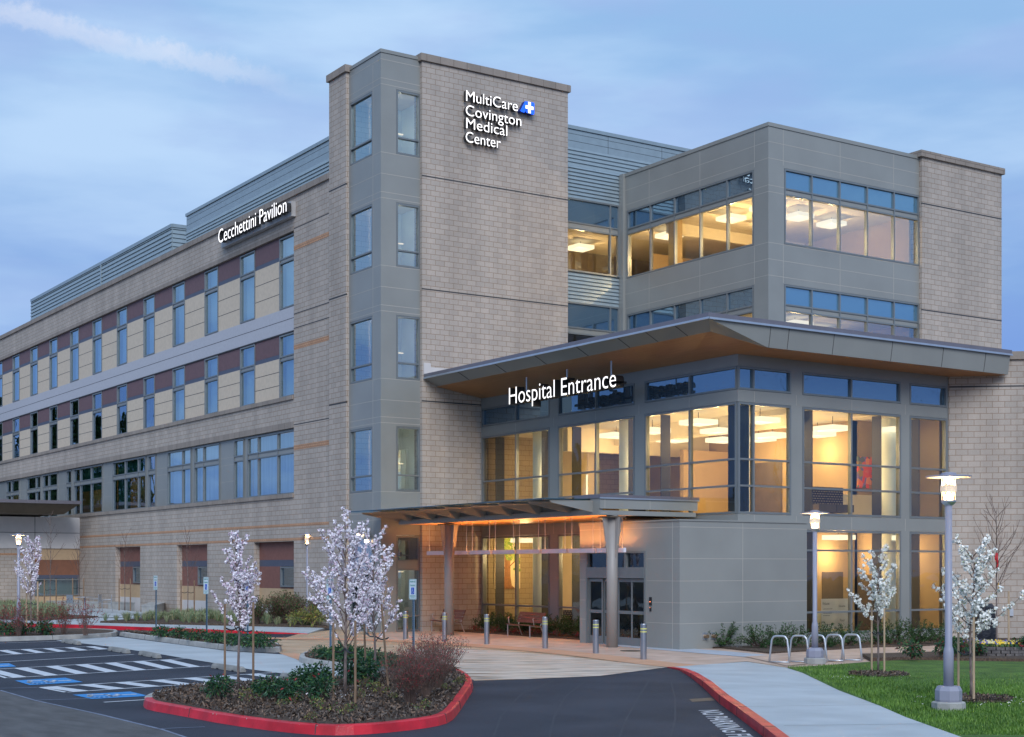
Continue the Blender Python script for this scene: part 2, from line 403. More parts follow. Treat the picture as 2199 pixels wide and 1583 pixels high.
# ================================================================== HOSPITAL BUILDING
XL, XP, YT, YTB = 26.5, 26.37, 49.0, 48.84
XG, YG = 30.85, 34.07
XK, YK = 38.05, 40.36
hosp = thing('hospital_building', 'four storey grey block and metal panel hospital with projecting stair tower and lit glass lobby', 'building', (26.5, 49.0, 0))
A, B = FA(XL), FB(YT)
def window(fr, u0, u1, z0, z1, cols, rows, fw=0.07, d=-0.09, name='window', glass='glass_blue', span=(), shade=None, cellglass=None, fm='frame', mull=0.06, deep=0.10, spm='spandrel', shd=-0.28):
    """cols / rows: mullion centre lines; span: row indexes filled by metal ('m') or spandrel glass ('s') given as dict"""
    mb = MB(); d1 = d+0.05; d0 = d-deep
    mb.fbox(fr, u0, u0+fw, z0, z1, d0, d1); mb.fbox(fr, u1-fw, u1, z0, z1, d0, d1)
    mb.fbox(fr, u0+fw, u1-fw, z0, z0+fw, d0, d1); mb.fbox(fr, u0+fw, u1-fw, z1-fw, z1, d0, d1)
    for c in cols: mb.fbox(fr, c-mull/2, c+mull/2, z0+fw, z1-fw, d0+0.002, d1-0.003)
    us = [u0+fw]+list(cols)+[u1-fw]; zs = [z0+fw]+[r for r in rows]+[z1-fw]
    for r in rows: mb.fbox(fr, u0+fw, u1-fw, r-mull/2, r+mull/2, d0+0.004, d1-0.006)
    sp = dict(span); panes = {}
    smb = None
    for j in range(len(zs)-1):
        for i in range(len(us)-1):
            q = [fr.pt(us[i], zs[j], d-0.03), fr.pt(us[i+1], zs[j], d-0.03), fr.pt(us[i+1], zs[j+1], d-0.03), fr.pt(us[i], zs[j+1], d-0.03)]
            if fr.n[0] < 0 and fr.u[1] > 0: q.reverse()   # glass faces outwards
            t = sp.get(j)
            if t == 'm': mb.fbox(fr, us[i], us[i+1], zs[j], zs[j+1], d-0.05, d+0.01, 1)
            elif t == 's':
                smb = smb or MB(); smb.quad(*q)
            else:
                g = (cellglass or {}).get((i, j), glass); panes.setdefault(g, MB()).quad(*q)
    w = mb.build(name, [M[fm], M['panel']], hosp)
    for g, pm in panes.items(): pm.build('pane', M[g], w, recalc=False)
    if smb: smb.build('spandrel_pane', M[spm], w, recalc=False)
    if shade:
        s = MB()
        for (a, b, c, e) in shade[1]: s.quad(fr.pt(a, c, shd), fr.pt(b, c, shd), fr.pt(b, e, shd), fr.pt(a, e, shd))
        s.build('shade', M[shade[0]], w, recalc=False)
    return w
# ---- left wing ----------------------------------------------------
YE = 53.07; Y0 = 56.62; PIT = 4.232; WW = 1.66; NW = 13; YEND = Y0+PIT*NW
zt = [(13.44, 16.5), (9.66, 12.33), (5.55, 8.24)]
GR = [(AX(XL, 631), AX(XL, 545)), (AX(XL, 445), AX(XL, 380)), (AX(XL, 301), AX(XL, 248))]
gz = (0.0, 3.56)
w = MB()
w.wall(A, YE, YEND, 16.75, 17.97, (), -0.35, 0)
w.wall(A, YE, Y0, 8.57, 16.75, (), -0.35, 0)
w.wall(A, YE, Y0, 0, 8.57, [], -0.35, 0)
w.wall(A, Y0, YEND, 8.57, 9.50, (), -0.35, 0)
w.wall(A, Y0, YEND, 0, 5.39, [(a, b, 0, gz[1]) for a, b in GR], -0.35, 0)
w.build('block_wall', M['block'], hosp)
s = MB()
s.fbox(A, YE, YEND+.1, 17.97, 18.21, -0.4, 0.09)
s.fbox(A, Y0, YEND, 16.56, 16.75, -0.35, 0.012)
s.fbox(A, Y0, YEND, 9.50, 9.67, -0.35, 0.07)
s.fbox(A, Y0, YEND, 8.31, 8.57, -0.35, 0.012)
s.fbox(A, Y0, YEND, 5.39, 5.56, -0.35, 0.07)
s.build('stone_course', M['stone'], hosp)
s = MB()
s.fbox(A, YE, YEND, 4.17, 4.29, -0.2, 0.004); s.fbox(A, YE, YEND, 3.58, 3.70, -0.2, 0.004)
for zz in (ZA(XL, 631, 534), ZA(XL, 631, 747), ZA(XL, 631, 962)): s.fbox(A, YE, Y0, zz-.1, zz+.1, -0.2, 0.004)
s.build('brick_band', M['soldier'], hosp)
s = MB()
for zz in (13.05, 16.62, 8.42, 12.45): s.fbox(A, YE, Y0, zz-.02, zz+.02, -.1, 0.003)
s.build('control_joint', M['darkjoint'], hosp)
# recessed cladding between the windows
dr = -0.12
for (zb, ztp, off) in ((13.44, 16.56, 0), (9.67, 12.37, -4.17)):
    zpl, znv = 15.74+off, 15.56+off
    for i in range(NW):
        a = Y0+i*PIT+WW; b = min(Y0+(i+1)*PIT, YEND)
        q = MB(); q.fbox(A, a, b, zpl, ztp, -0.3, dr); q.build('plum_panel', M['plum'], hosp)
        q = MB(); q.fbox(A, a, b, znv, zpl, -0.3, dr-0.004); q.build('blue_stripe', M['navy'], hosp)
        q = MB(); q.fbox(A, a, b, zb, znv, -0.3, dr)
        for zz in (zb+(znv-zb)*.335, zb+(znv-zb)*.67): q.fbox(A, a, b, zz-.012, zz+.012, -.2, dr+.003, 1)
        q.build('cream_panel', [M['cream'], M['darkjoint']], hosp)
q = MB(); q.fbox(A, Y0, YEND, 12.42, 13.44, -0.3, dr+0.02); q.fbox(A, Y0, YEND, 12.938, 12.962, -.2, dr+.023, 1); q.fbox(A, Y0, YEND, 12.37, 12.42, -.3, dr+.05, 1)
q.build('pale_band', [M['white_panel'], M['darkjoint']], hosp)
rnd = random.Random(5)
for i in range(NW):
    a = Y0+i*PIT; b = a+WW
    for r, (zb, z1, off) in enumerate(((13.46, 16.5, 0), (9.68, 12.35, -4.17))):
        window(A, a+.005, b-.005, zb, z1, [], [15.43+off, 15.60+off], fw=0.06, d=dr-.02, span={1: 'm'}, glass='glass_blue' if r == 0 or i < 4 else 'glass_green',
               shade=('shade' if r == 0 or i < 4 else 'idark', [(a, b, zb, z1)]), shd=-0.42)
# second floor ribbon windows
g3 = [([(631, 592, 550, 528)]), ([(519, 499)]), ([(467, 433, 414)]), ([(406, 388, 356.5)]), ([(330, 315)]), ([(309, 293, 265, 239)]), ([(216, 192, 169, 156)]), ([(150, 139.5)]),
      ([(120, 101, 89)]), ([(84, 74, 55)]), ([(38, 21, 11)])]
pan = MB(); holes = []
for gi, ((px,),) in enumerate([(g,) for g in g3]):
    ys = [AX(XL, p) for p in px]; u0, u1 = ys[0]-.02, ys[-1]+.02
    if gi == 0: u0 = Y0+.01
    holes.append((u0, u1, 5.57, 8.24))
    lit = gi in (5, 10)
    gl = 'glass_blue' if gi < 4 else 'glass_green'
    shadecells = [(u0, u1, 5.6, 8.2)]
    if gi < 4: sh = ('shade2', shadecells)
    elif gi == 5: sh = ('teal', [(ys[-2], u1, 5.6, 7.3), (u0, u1, 7.4, 8.2)])
    elif gi in (6, 7): sh = ('teal', [(u0, u1, 6.9, 8.2)])
    else: sh = ('idark', [(u0, u1, 7.4, 8.2)])
    window(A, u0, u1, 5.57, 8.24, ys[1:-1], [7.27, 7.50], fw=.05, mull=.05, d=-.12, span={1: 'm'}, glass=gl, shade=sh, shd=-.4)
pan.wall(A, Y0, YEND, 5.56, 8.31, holes, -0.32, -0.13)
us = sorted(h[0] for h in holes)
for h, h2 in zip(sorted(holes), sorted(holes)[1:]):
    if h2[0]-h[1] > 0.8:
        for zz in (7.50, 7.16, 6.4): pan.fbox(A, h[1]+.03, h2[0]-.03, zz-.01, zz+.01, -.2, -.127, 1)
pan.build('grey_cladding', [M['panel'], M['joint']], hosp)
fx = MB()
for (pa, pb) in ((309, 239), (216, 156), (38, 11), (630, 540)):
    fx.box(XL+1.6, XL+2.6, AX(XL, pa)+.3, AX(XL, pb)-.3, 8.25, 8.32)
fx.build('ceiling_panel_light', M['lampdim'], hosp)
# ground floor recessed bays
for k, (a, b) in enumerate(GR):
    wz0, wz1 = 1.62, 2.50; uc = a+(b-a)*.44
    q = MB(); q.wall(A, a, b, 1.55, gz[1], [(a, uc, wz0, wz1), (a, b, 2.5, 2.78)], -.34, -.27); q.build('plum_panel', M['maroon'], hosp)
    q = MB(); q.fbox(A, a, b, 2.5, 2.78, -.34, -.272); q.build('blue_stripe', M['navy'], hosp)
    q = MB(); q.fbox(A, a, b, 0.86, 1.55, -.34, -.27); q.build('tan_panel', M['ochre'], hosp)
    q = MB(); q.fbox(A, a, b, 0, 0.86, -.34, -.268); q.build('pale_panel', M['offwhite'], hosp)
    window(A, a+.01, uc-.01, wz0, wz1-.01, [], [], d=-.25, glass='glass_green', shade=('iwall' if k == 1 else 'idark', [(a, uc, wz0, wz1)]), shd=-.9)
# wing body, roof and interior back wall
b_ = MB(); b_.box(XL+4.2, 60, YE+.1, YEND, 0, 17.3); b_.build('wing_core', M['idark'], hosp)
fl = MB()
for zz in (0.0, 4.45, 8.65, 12.9, 17.0): fl.box(XL+.36, XL+4.2, YE, YEND, zz-.25 if zz else -.1, zz)
fl.build('floor_slab', M['iceil'], hosp)
pt = MB()
for k in range(0, 14): pt.box(XL+.46, XL+4.2, Y0-.1+k*PIT*1.0-.9, Y0+k*PIT-.9, 0, 17)
pt.build('partition', M['iwall2'], hosp)
# projecting entry wing at the far left
yE = 85.7
e = MB(); e.wall(FB(yE), 12, 23.9, 0, 3.55, (), -.4, 0); e.build('block_wall', M['block'], hosp)
e = MB(); e.fbox(FB(yE), 12, 23.9, 3.15, 3.27, -.2, .004); e.build('brick_band', M['soldier'], hosp)
e = {k: MB() for k in ('offwhite', 'ochre', 'rust', 'navy', 'joint')}
e['offwhite'].fbox(FB(yE), 12, XL-.02, 3.55, 5.35, -.4, .05)
for zz in (4.45,): e['joint'].fbox(FB(yE), 12, XL-.02, zz-.015, zz+.015, 0, .053)
for uu in (21.4, 23.9): e['joint'].fbox(FB(yE), uu-.015, uu+.015, 3.55, 5.35, 0, .0535)
e['ochre'].fbox(FB(yE), 23.9, XL-.02, 2.9, 3.55, -.4, -.05); e['rust'].fbox(FB(yE), 23.9, XL-.02, 2.02, 2.9, -.4, -.05); e['navy'].fbox(FB(yE), 23.9, XL-.02, 1.82, 2.02, -.4, -.052)
e['ochre'].fbox(FB(yE), 23.9, XL-.02, .25, .82, -.4, -.05); e['offwhite'].fbox(FB(yE), 23.9, XL-.02, 0, .25, -.4, -.048)
for k, n in (('offwhite', 'pale_panel'), ('ochre', 'tan_panel'), ('rust', 'brown_panel'), ('navy', 'blue_stripe'), ('joint', 'panel_joint')):
    e[k].build(n, M[k if k != 'joint' else 'darkjoint'], hosp)
window(FB(yE), 23.92, XL-.04, .84, 1.80, [], [], d=-.03, glass='glass_green', shade=('idark', [(23.9, 26.4, .8, 1.8)]), shd=-.6)
e = MB(); e.box(12, XL-.1, yE+.4, yE+14, 0, 5.2); e.build('entry_core', M['offwhite'], hosp)
e = MB(); e.hexa([(12, yE-2.6, 5.45), (24.8, yE-2.6, 5.45), (24.8, yE+6, 5.45), (12, yE+6, 5.45), (12, yE-3.2, 6.0), (25.5, yE-3.2, 6.0), (25.5, yE+6, 6.0), (12, yE+6, 6.0)])
e.box(12, 25.6, yE-3.3, yE+6, 6.0, 6.18, 1)
e.build('entry_canopy', [M['idark'], M['cap']], hosp)
# ---- pilaster and stair tower -------------------------------------
p = MB(); p.box(XP, XP+1.2, 51.6, YE, 0, 21.75); p.build('pilaster', M['block'], hosp)
p = MB(); p.box(XP-.09, XP+1.3, 51.5, YE+.09, 21.75, 22.02); p.build('stone_cap', M['stone'], hosp)
for zz in (8.9, 13.1, 17.4): p = MB(); p.box(XP-.003, XP+.05, 51.6, YE, zz-.03, zz+.03); p.build('control_joint', M['darkjoint'], hosp)
XT = 28.2; XTE = AY(YTB, 1219.5)
winA = (AX(XL, 800), AX(XL, 751)); winB = (AY(YT, 851), AY(YT, 903))
lev = [(18.08, 20.52, 18.72), (13.83, 16.25, 14.46), (9.58, 12.0, 10.2), (5.33, 7.8, 5.95)]
t = MB()
t.wall(A, YT+.22, 51.62, 0, 21.8, [(winA[0], winA[1], a, b) for a, b, c in lev]+[(winA[0], winA[1], 0.0, 3.65)], -.22, 0)
t.wall(B, XL, XT+.02, 0, 21.8, [(winB[0], winB[1], a, b) for a, b, c in lev]+[(winB[0], winB[1], 0.02, 3.68)], -.22, 0)
t.box(XL-.03, XT+.02, YT-.03, 51.62, 21.802, 21.93, 0)
jz = [21.55]
for a, b, c in lev: jz += [a-.02, a-.82, b+.10, b+.32]
for zz in jz:
    t.fbox(A, YT, 51.62, zz-.012, zz+.012, -.1, .003, 1); t.fbox(B, XL, XT, zz-.012, zz+.012, -.1, .003, 1)
for zz in (4.25,): t.fbox(A, YT, 51.62, zz-.012, zz+.012, -.1, .003, 1)
for uu in (winA[0]-.03,): t.fbox(A, uu-.01, uu+.01, 0, 21.5, -.1, .0035, 1)
t.build('tower_cladding', [M['panel'], M['joint']], hosp)
for a, b, c in lev:
    window(A, winA[0]+.01, winA[1]-.01, a+.01, b-.01, [], [c], d=-.05, glass='glass_blue', shade=('shade', [(winA[0], winA[1], a, b)]), shd=-.9)
    window(B, winB[0]+.01, winB[1]-.01, a+.01, b-.01, [], [c], d=-.05, glass='glass_tower')
window(A, winA[0]+.01, winA[1]-.01, .0, 3.63, [], [2.2, .7], d=-.05, glass='glass_tower')
window(B, winB[0]+.01, winB[1]-.01, .03, 3.66, [], [0.62, 2.38, 2.72], d=-.05, glass='glass_tower', span={2: 'm', 3: 's'})
i_ = MB()
for zz in (0, 4.2, 8.5, 12.75, 17.0, 21.2): i_.box(XL+.25, XTE-.1, YT+.25, 53, zz-.2 if zz else -.1, zz, 1)
i_.box(XL+2.9, XL+3.0, YT+.25, 53, 0, 21.3); i_.box(XL+.25, XL+3, 52.6, 52.7, 0, 21.3)
i_.build('stair_core', [M['shade'], M['iceil']], hosp)
fx = MB()
for zz, q in ((0, .0), (4.2, 0), (8.5, 0), (12.75, 0), (17.0, 0)):
    for yy in (50.3, 51.1): fx.box(XL+1.0, XL+1.7, yy, yy+.06, zz+2.27, zz+2.31)
fx.build('strip_light', M['lampdim'], hosp)
for zz in (0, 4.2, 8.5, 12.75, 17.0):  # added fill, one point light per floor to brighten the stair interior
    li = D.lights.new('stair_fill_light', 'POINT'); li.energy = 16; li.color = (1, .86, .7); li.shadow_soft_size = .02
    lo = D.objects.new('stair_fill_light', li); col.objects.link(lo); lo.parent = hosp; lo.location = (1.6, 1.6, zz+2.9)
TB = FB(YTB)
t = MB(); t.wall(TB, XT, XTE, 0, 21.75, (), -.6, 0); t.box(XTE-.6, XTE, YTB+.6, 56, 0, 21.75)
t.build('tower_block_wall', M['block'], hosp)
t = MB(); t.box(XT-.1, XTE+.09, YTB-.09, YTB+.7, 21.75, 22.02); t.box(XTE-.7, XTE+.09, YTB+.7, 56, 21.75, 22.02); t.build('stone_cap', M['stone'], hosp)
for zz in (8.8, 13.07, 17.38): t = MB(); t.fbox(TB, XT, XTE, zz-.025, zz+.025, -.05, .003); t.build('control_joint', M['darkjoint'], hosp)
t = MB(); t.box(XL+.3, XTE-.7, YTB+.75, 53.0, 21.3, 21.6); t.build('tower_roof', M['duct'], hosp)
# ---- mechanical screens -------------------------------------------
def ribs(mb, fr, u0, u1, z0, z1, step, d, depth=.05):
    z = z0
    P = fr.pt
    while z < z1-1e-3:
        zt_ = min(z+step, z1)
        mb.hexa([P(u0,z,d-.3),P(u1,z,d-.3),P(u1,z,d+depth),P(u0,z,d+depth),P(u0,zt_,d-.3),P(u1,zt_,d-.3),P(u1,zt_,d),P(u0,zt_,d)])
        mb.fbox(fr, u0, u1, z-.0+.001, z+.03, d, d+.006, 1)
        z = zt_
sc = MB()
ribs(sc, FA(31), 60.5, 80.5, 18.0, 21.6, .18, 0, .05)
for a, b in ((21.6, 21.9), (21.92, 22.22), (22.24, 22.42)): sc.fbox(FA(31), 60.5, 80.5, a, b, -.3, .0)
sc.fbox(FA(31), 60.5, 80.55, 22.44, 22.6, -.35, .06)
for a in (21.9, 22.22, 22.42): sc.fbox(FA(31), 60.5, 80.5, a, a+.022, -.3, -.01, 1)
yS = 54.7
ribs(sc, FB(yS), 31, 62, 18.6, 21.6, .18, 0, .05)
for a, b in ((21.6, 21.9), (21.92, 22.22), (22.24, 22.42)): sc.fbox(FB(yS), 31, 62, a, b, -.3, .0)
sc.fbox(FB(yS), 31, 62, 22.44, 22.6, -.35, .06)
for a in (21.9, 22.22, 22.42): sc.fbox(FB(yS), 31, 62, a, a+.022, -.3, -.01, 1)
for uu in (38.6, 41.5, 44.7): sc.fbox(FB(yS), uu, uu+.02, 21.6, 22.44, -.1, .003, 1)
sc.build('roof_screen', [M['screen'], M['darkjoint']], hosp)
sc = MB()
ribs(sc, FA(30.7), 82, 111, 18.0, 22.1, .25, 0, .06); sc.fbox(FA(30.7), 82, 111, 22.1, 22.3, -.3, .06)
ribs(sc, FB(82), 30.72, 40, 18.0, 22.1, .25, 0, .06); sc.fbox(FB(82), 30.7, 40, 22.1, 22.3, -.3, .06)
sc.fbox(FA(30.7), 94.6, 94.75, 18, 22.1, -.1, .09)
sc.build('roof_screen', [M['screen'], M['darkjoint']], hosp)
# ---- right wing above the lobby -------------------------------------
YLW = 49.2; LB = FB(YLW)
l = MB()
ribs(l, LB, XTE-.3, XK+.02, 17.62, 18.95, .155, -.06, .05)
ribs(l, LB, XTE-.3, XK+.02, 12.93+.42, 14.6, .155, -.06, .05)
ribs(l, LB, XTE-.3, XK+.02, 9.4, 10.2, .155, -.06, .05)
l.box(XK-.13, XK+.0, YLW-.25, YLW, 8.9, 18.9, 2)
l.build('louver_wall', [M['screen'], M['darkjoint'], M['panel']], hosp)
for (za, zb, zc, zd) in ((14.6, 16.36, 16.62, 17.62), (10.2, 12.06, 12.3, 13.35)):
    window(LB, XTE-.25, XK-.13, za, zd, [36.85+.6], [zb, zc], d=-.02, span={1: 'm', 2: 's'}, glass='glass_clear')
KA, KB = FA(XK), FB(YK)
UA = (AX(XK, 1619), AX(XK, 1346)); UB = (AY(YK, 1684), AY(YK, 1974.5))
XPR = AY(YK, 1983)
k_ = MB()
zws = ((14.50, 17.34), (10.15, 13.02))
k_.wall(KA, YK+.25, YLW, 8.9, 18.78, [(UA[0], UA[1], a, b) for a, b in zws], -.25, 0)
k_.wall(KB, XK, XPR+.2, 8.9, 18.78, [(UB[0], UB[1], a, b) for a, b in zws], -.25, 0)
k_.box(XK-.03, XPR+.2, YK-.03, YK+.25, 18.782, 18.92); k_.box(XK-.03, XK+.3, YK+.25, YLW, 18.782, 18.92)
mulA = [AX(XK, p) for p in (1561, 1503, 1448, 1396)]; mulB = [AY(YK, p) for p in (1744, 1804, 1863, 1920.5)]
for zz in (18.21, 17.60, 14.48, 13.87, 13.27):
    k_.fbox(KA, YK, YLW-.1, zz-.011, zz+.011, -.1, .003, 1); k_.fbox(KB, XK, XPR, zz-.011, zz+.011, -.1, .003, 1)
for uu in (AX(XK, 1620), AX(XK, 1503), AX(XK, 1394)):
    for a, b in ((17.42, 18.75), (13.05, 14.46)): k_.fbox(KA, uu-.011, uu+.011, a, b, -.1, .0035, 1)
for uu in (AY(YK, 1682), AY(YK, 1804), AY(YK, 1919)):
    for a, b in ((17.42, 18.75), (13.05, 14.46)): k_.fbox(KB, uu-.011, uu+.011, a, b, -.1, .0035, 1)
for zz in (16.6, 16.36):
    k_.fbox(KA, YK, UA[0], zz-.011, zz+.011, -.1, .003, 1); k_.fbox(KB, XK, UB[0], zz-.011, zz+.011, -.1, .003, 1)
k_.build('upper_cladding', [M['panel'], M['joint']], hosp)
for wi, (a, b) in enumerate(zws):
    window(KA, UA[0]+.01, UA[1]-.01, a+.01, b-.01, sorted(mulA), [b-.98, b-.76], d=-.04, span={1: 'm', 2: 's'}, glass='glass_clear')
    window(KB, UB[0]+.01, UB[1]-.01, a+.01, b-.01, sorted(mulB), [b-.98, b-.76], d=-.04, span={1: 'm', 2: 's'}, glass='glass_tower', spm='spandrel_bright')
XPE = AY(YK-.15, 2151)
t = MB(); t.box(XPR-.25, XPE, YK-.15, YK+12, 0, 18.85); t.build('end_pier', M['block'], hosp)
t = MB(); t.box(XPR-.4, XPE+.1, YK-.25, YK+12, 18.85, 19.1); t.build('stone_cap', M['stone'], hosp)
t = MB()
for zz in (17.0, 12.75): t.fbox(FB(YK-.15), XPR-.25, XPE, zz-.025, zz+.025, -.05, .003)
t.build('control_joint', M['darkjoint'], hosp)
# ---- upper interiors ---------------------------------------------------
u = MB()
for z0_, z1_ in ((13.6, 16.5), (9.3, 12.2)):
    for (xa, ya, yb) in ((XK+.26, YK+.3, YLW+.2), (33.4, YLW+.2, 54)):
        u.box(xa, XPR-.3, ya, yb, z1_, z1_+.2, 0); u.box(xa, XPR-.3, ya, yb, z0_-.3, z0_, 2)
    u.box(XPR-.5, XPR-.4, YK+.3, 54, z0_, z1_, 1)
    u.box(33.2, XPR-.3, 54, 54.1, z0_, z1_, 1)
    u.box(40.4, 44.5, 50.0, 50.2, z0_, z1_-.45, 1)
    u.box(38.4, XPR-.5, 46.5, 46.7, z1_-.45, z1_-.002, 0)  # bulkhead
    u.box(38.35, 38.75, 46.1, 46.5, z0_, z1_, 1)
    u.box(33.5, 33.6, 49.6, 54, z0_, z1_, 3)
u.build('upper_interior', [M['iceil'], M['iwall'], M['ifloor'], M['idark']], hosp)
r_ = MB(); r_.box(XK+.3, XPR+.3, YK+.3, 54.6, 18.2, 18.4); r_.box(XTE-.3, XK+.3, YLW+.1, 54.6, 18.2, 18.4); r_.build('upper_roof', M['duct'], hosp)
# ---- glass lobby ---------------------------------------------------------
GA, GB = FA(XG), FB(YG)
YGE = YTB-.02; XGE = 40.47
ZS = 9.05
def ay(p): return AX(XG, p)
def by(p): return AY(YG, p)
g_ = MB(); gm = []
# pier / spandrel frame
hA = []; hB = []
bA = [(ay(1363), ay(1198)), (ay(1180), YGE-.03)]; bB = [(by(1723), by(1935)), (by(1953.5), XGE-.05)]
bands = [(0.30, 3.66), (4.10, 7.56), (7.93, 8.66)]
for a, b in bA: hA += [(a, b, z0, z1) for z0, z1 in bands]
for a, b in bB: hB += [(a, b, z0, z1) for z0, z1 in bands]
hA += [(YG, ay(1384), z0, z1) for z0, z1 in bands[1:]]; hB += [(XG, by(1699), z0, z1) for z0, z1 in bands[1:]]
g_.wall(GA, YG+.22, YGE, 0, ZS, hA, -.22, 0); g_.wall(GB, XG+.22, XGE, 0, ZS, hB, -.22, 0); g_.wall(GB, XG, XG+.22, 0, 4.10, [], -.22, 0); g_.wall(GB, XG, XG+.22, 7.56, 7.93, [], -.22, 0); g_.wall(GB, XG, XG+.22, 8.66, ZS, [], -.22, 0)
for uu in (ay(1480), ay(1279), ay(1107), ay(1372), ay(1189)):
    for z0, z1 in ((3.68, 4.08), (7.58, 7.91)): g_.fbox(GA, uu-.01, uu+.01, z0, z1, -.1, .003, 1)
for uu in (by(1620), by(1829), by(1710), by(1944)):
    for z0, z1 in ((3.68, 4.08), (7.58, 7.91)): g_.fbox(GB, uu-.01, uu+.01, z0, z1, -.1, .003, 1)
g_.build('lobby_cladding', [M['panel'], M['joint']], hosp)
def lob(fr, a, b, cols, lo=True, corner=False):
    if lo: window(fr, a+.005, b-.005, .31, 3.65, cols, [1.02, 3.0], d=-.04, glass='glass_clear', fw=.07)
    window(fr, a+.005, b-.005, 4.11, 7.55, cols, [4.98, 5.80], d=-.04, glass='glass_clear', fw=.07)
    window(fr, a+.005, b-.005, 7.94, 8.65, cols, [], d=-.04, glass='glass_clear', fw=.06, span={0: 's'})
lob(GA, bA[0][0], bA[0][1], [ay(1279)]); lob(GA, bA[1][0], bA[1][1], [ay(1107)])
lob(GA, YG+.06, ay(1384), [ay(1480)], lo=False)
lob(GB, bB[0][0], bB[0][1], [by(1829)]); lob(GB, bB[1][0], bB[1][1], [])
lob(GB, XG+.01, by(1699), [by(1619)], lo=False)
# dark glass fins behind the glazing
fn = MB()
for p in (1057, 1156, 1221, 1342, 1411, 1556):
    fn.fbox(GA, ay(p)-.02, ay(p)+.02, 4.2 if p > 1384 else .35, 7.5, -.55, -.16)
for p in (1615, 1752, 1900, 1982):
    fn.fbox(GB, by(p)-.02, by(p)+.02, 4.2 if p < 1723 else .35, 7.5, -.55, -.16)
fn.build('glass_fin', M['darkjoint'], hosp)
# oblique block wall at the right
OB = Fr((XGE, YG-.02), (0.761, -0.649), (-0.649, -0.761))
o = MB(); o.wall(OB, 0, 16, 0, 9.55, (), -.5, 0); o.build('oblique_block_wall', M['block_oblique'], hosp)
o = MB(); o.fbox(OB, -.3, 16.1, 9.55, 9.82, -.6, .09); o.build('stone_cap', M['stone'], hosp)
o = MB(); o.fbox(OB, .02, 16, 8.62, 8.67, -.05, .003); o.build('control_joint', M['darkjoint'], hosp)
o = MB(); o.box(XGE+.3, 62, YG+.5, YK+12, 0, 9.3); o.build('rear_wing', M['block'], hosp)
# lobby interior
n_ = MB()
CEIL = 7.62
n_.box(XG+.5, XGE+.3, YG+.4, YGE+.0, CEIL, CEIL+.2, 0)
n_.box(XG+.25, XGE+.3, YG+.25, YGE, -.06, .02, 2)
n_.box(34.2, XGE+.3, YG+.6, 44.5, 3.72, 4.12, 0)           # upper floor
n_.box(XG+.6, 34.2, YG+.5, 39.0, 3.72, 4.12, 0)
n_.box(38.6, 38.8, YG+2.6, YGE, 0, CEIL, 1)               # back wall
n_.box(36.2, 38.6, 43.0, 43.2, 4.12, 6.9, 1)
n_.box(XGE-.1, XGE+.1, YG+.3, YG+8, 0, CEIL, 1)
n_.box(38.6, XGE, YG+2.6, YG+2.8, 0, CEIL, 1)
n_.box(XG+.9, XGE, 44.3, 44.6, 6.75, CEIL-.002, 0)          # bulkhead
n_.box(33.9, 34.3, YG+.6, 44.3, 7.05, CEIL-.002, 0)
n_.box(36.5, 38.6, 36.6, 36.7, .02, 3.72, 1)
n_.box(34.6, 34.9, 46.9, YGE, .02, CEIL, 3)
n_.build('lobby_interior', [M['iceil'], M['iwall'], M['ifloor'], M['iwall2']], hosp)
n_ = MB(); n_.box(XG+.3, 38.6, YTB-.05, YTB-.025, 0.02, CEIL); n_.box(35.6, 35.75, 40.2, 46.0, 0.02, 3.72); n_.build('interior_block_wall', M['iblock'], hosp)
n_ = MB()
for cx, cy, z0 in ((32.0, 35.2, 0), (AY(35.7, 1908), 35.7, 0), (32.1, 41.2, 0), (31.9, 46.3, 0)): n_.lathe([(.28, z0), (.28, CEIL)], (cx, cy, 0), 18)
n_.build('lobby_column', M['shade'], hosp, smooth=True)
n_ = MB()
n_.fbox(FA(38.6), 37.6, 38.7, .02, 2.3, 0, .03); n_.fbox(FA(38.6), 40.2, 41.8, 4.12, 6.4, 0, .03); n_.fbox(FB(36.6), 37.0, 38.0, .02, 2.3, 0, .03)
n_.fbox(FB(YG+2.6), 38.8, 39.6, .02, 2.2, 0, .03)
n_.build('interior_door', M['idark'], hosp)
# patterned low wall on the upper floor
n_ = MB(); n_.box(36.0, 40.1, YG+1.75, YG+1.85, 4.12, 4.95, 1)
n_.build('upper_counter', [M['idark'], M['iwall2']], hosp)
rf = MB(); rf.box(XG+.1, XGE+.3, YG+.1, YGE, ZS+.02, ZS+.3); rf.build('lobby_roof', M['duct'], hosp)
# ---- roof canopy -----------------------------------------------------------
XC, YC, XCE = 28.3, 32.5, 41.75
zt1, zb1 = 9.66, 9.38
f_ = MB()
# soffit (wood) as a solid tapering body
Pa = [(28.8, YTB-.03), (28.8, 33.0), (30.7, 32.62), (XCE, 32.62), (XCE, YG+.3), (XGE, YG), (XG, YG), (XG, YTB-.03)]
zb = [9.38, 9.38, 9.02, 9.0, 9.0, 9.0, 9.02, 9.05]
P3 = [(x, y, z) for (x, y), z in zip(Pa, zb)]
f_.quad(P3[0], P3[1], P3[6], P3[7]); f_.tri(P3[1], P3[2], P3[6]); f_.quad(P3[2], P3[3], P3[5], P3[6]); f_.tri(P3[3], P3[4], P3[5])
f_.build('wood_soffit', M['wood'], hosp, recalc=False)
f_ = MB()
f_.quad((XC, YTB-.03, zt1), (XC, YC, zt1), (28.8, 33.0, 9.38), (28.8, YTB-.03, 9.38))
f_.quad((XC, YC, zt1), (XCE, YC, zt1), (XCE, 32.6, 9.0), (30.7, 32.6, 9.02)); f_.tri((XC, YC, zt1), (30.7, 32.6, 9.02), (28.8, 33.0, 9.38))
f_.quad((XCE, YC, zt1), (XCE, YG+1, zt1), (XCE, YG+1, 9.0), (XCE, 32.6, 9.0))
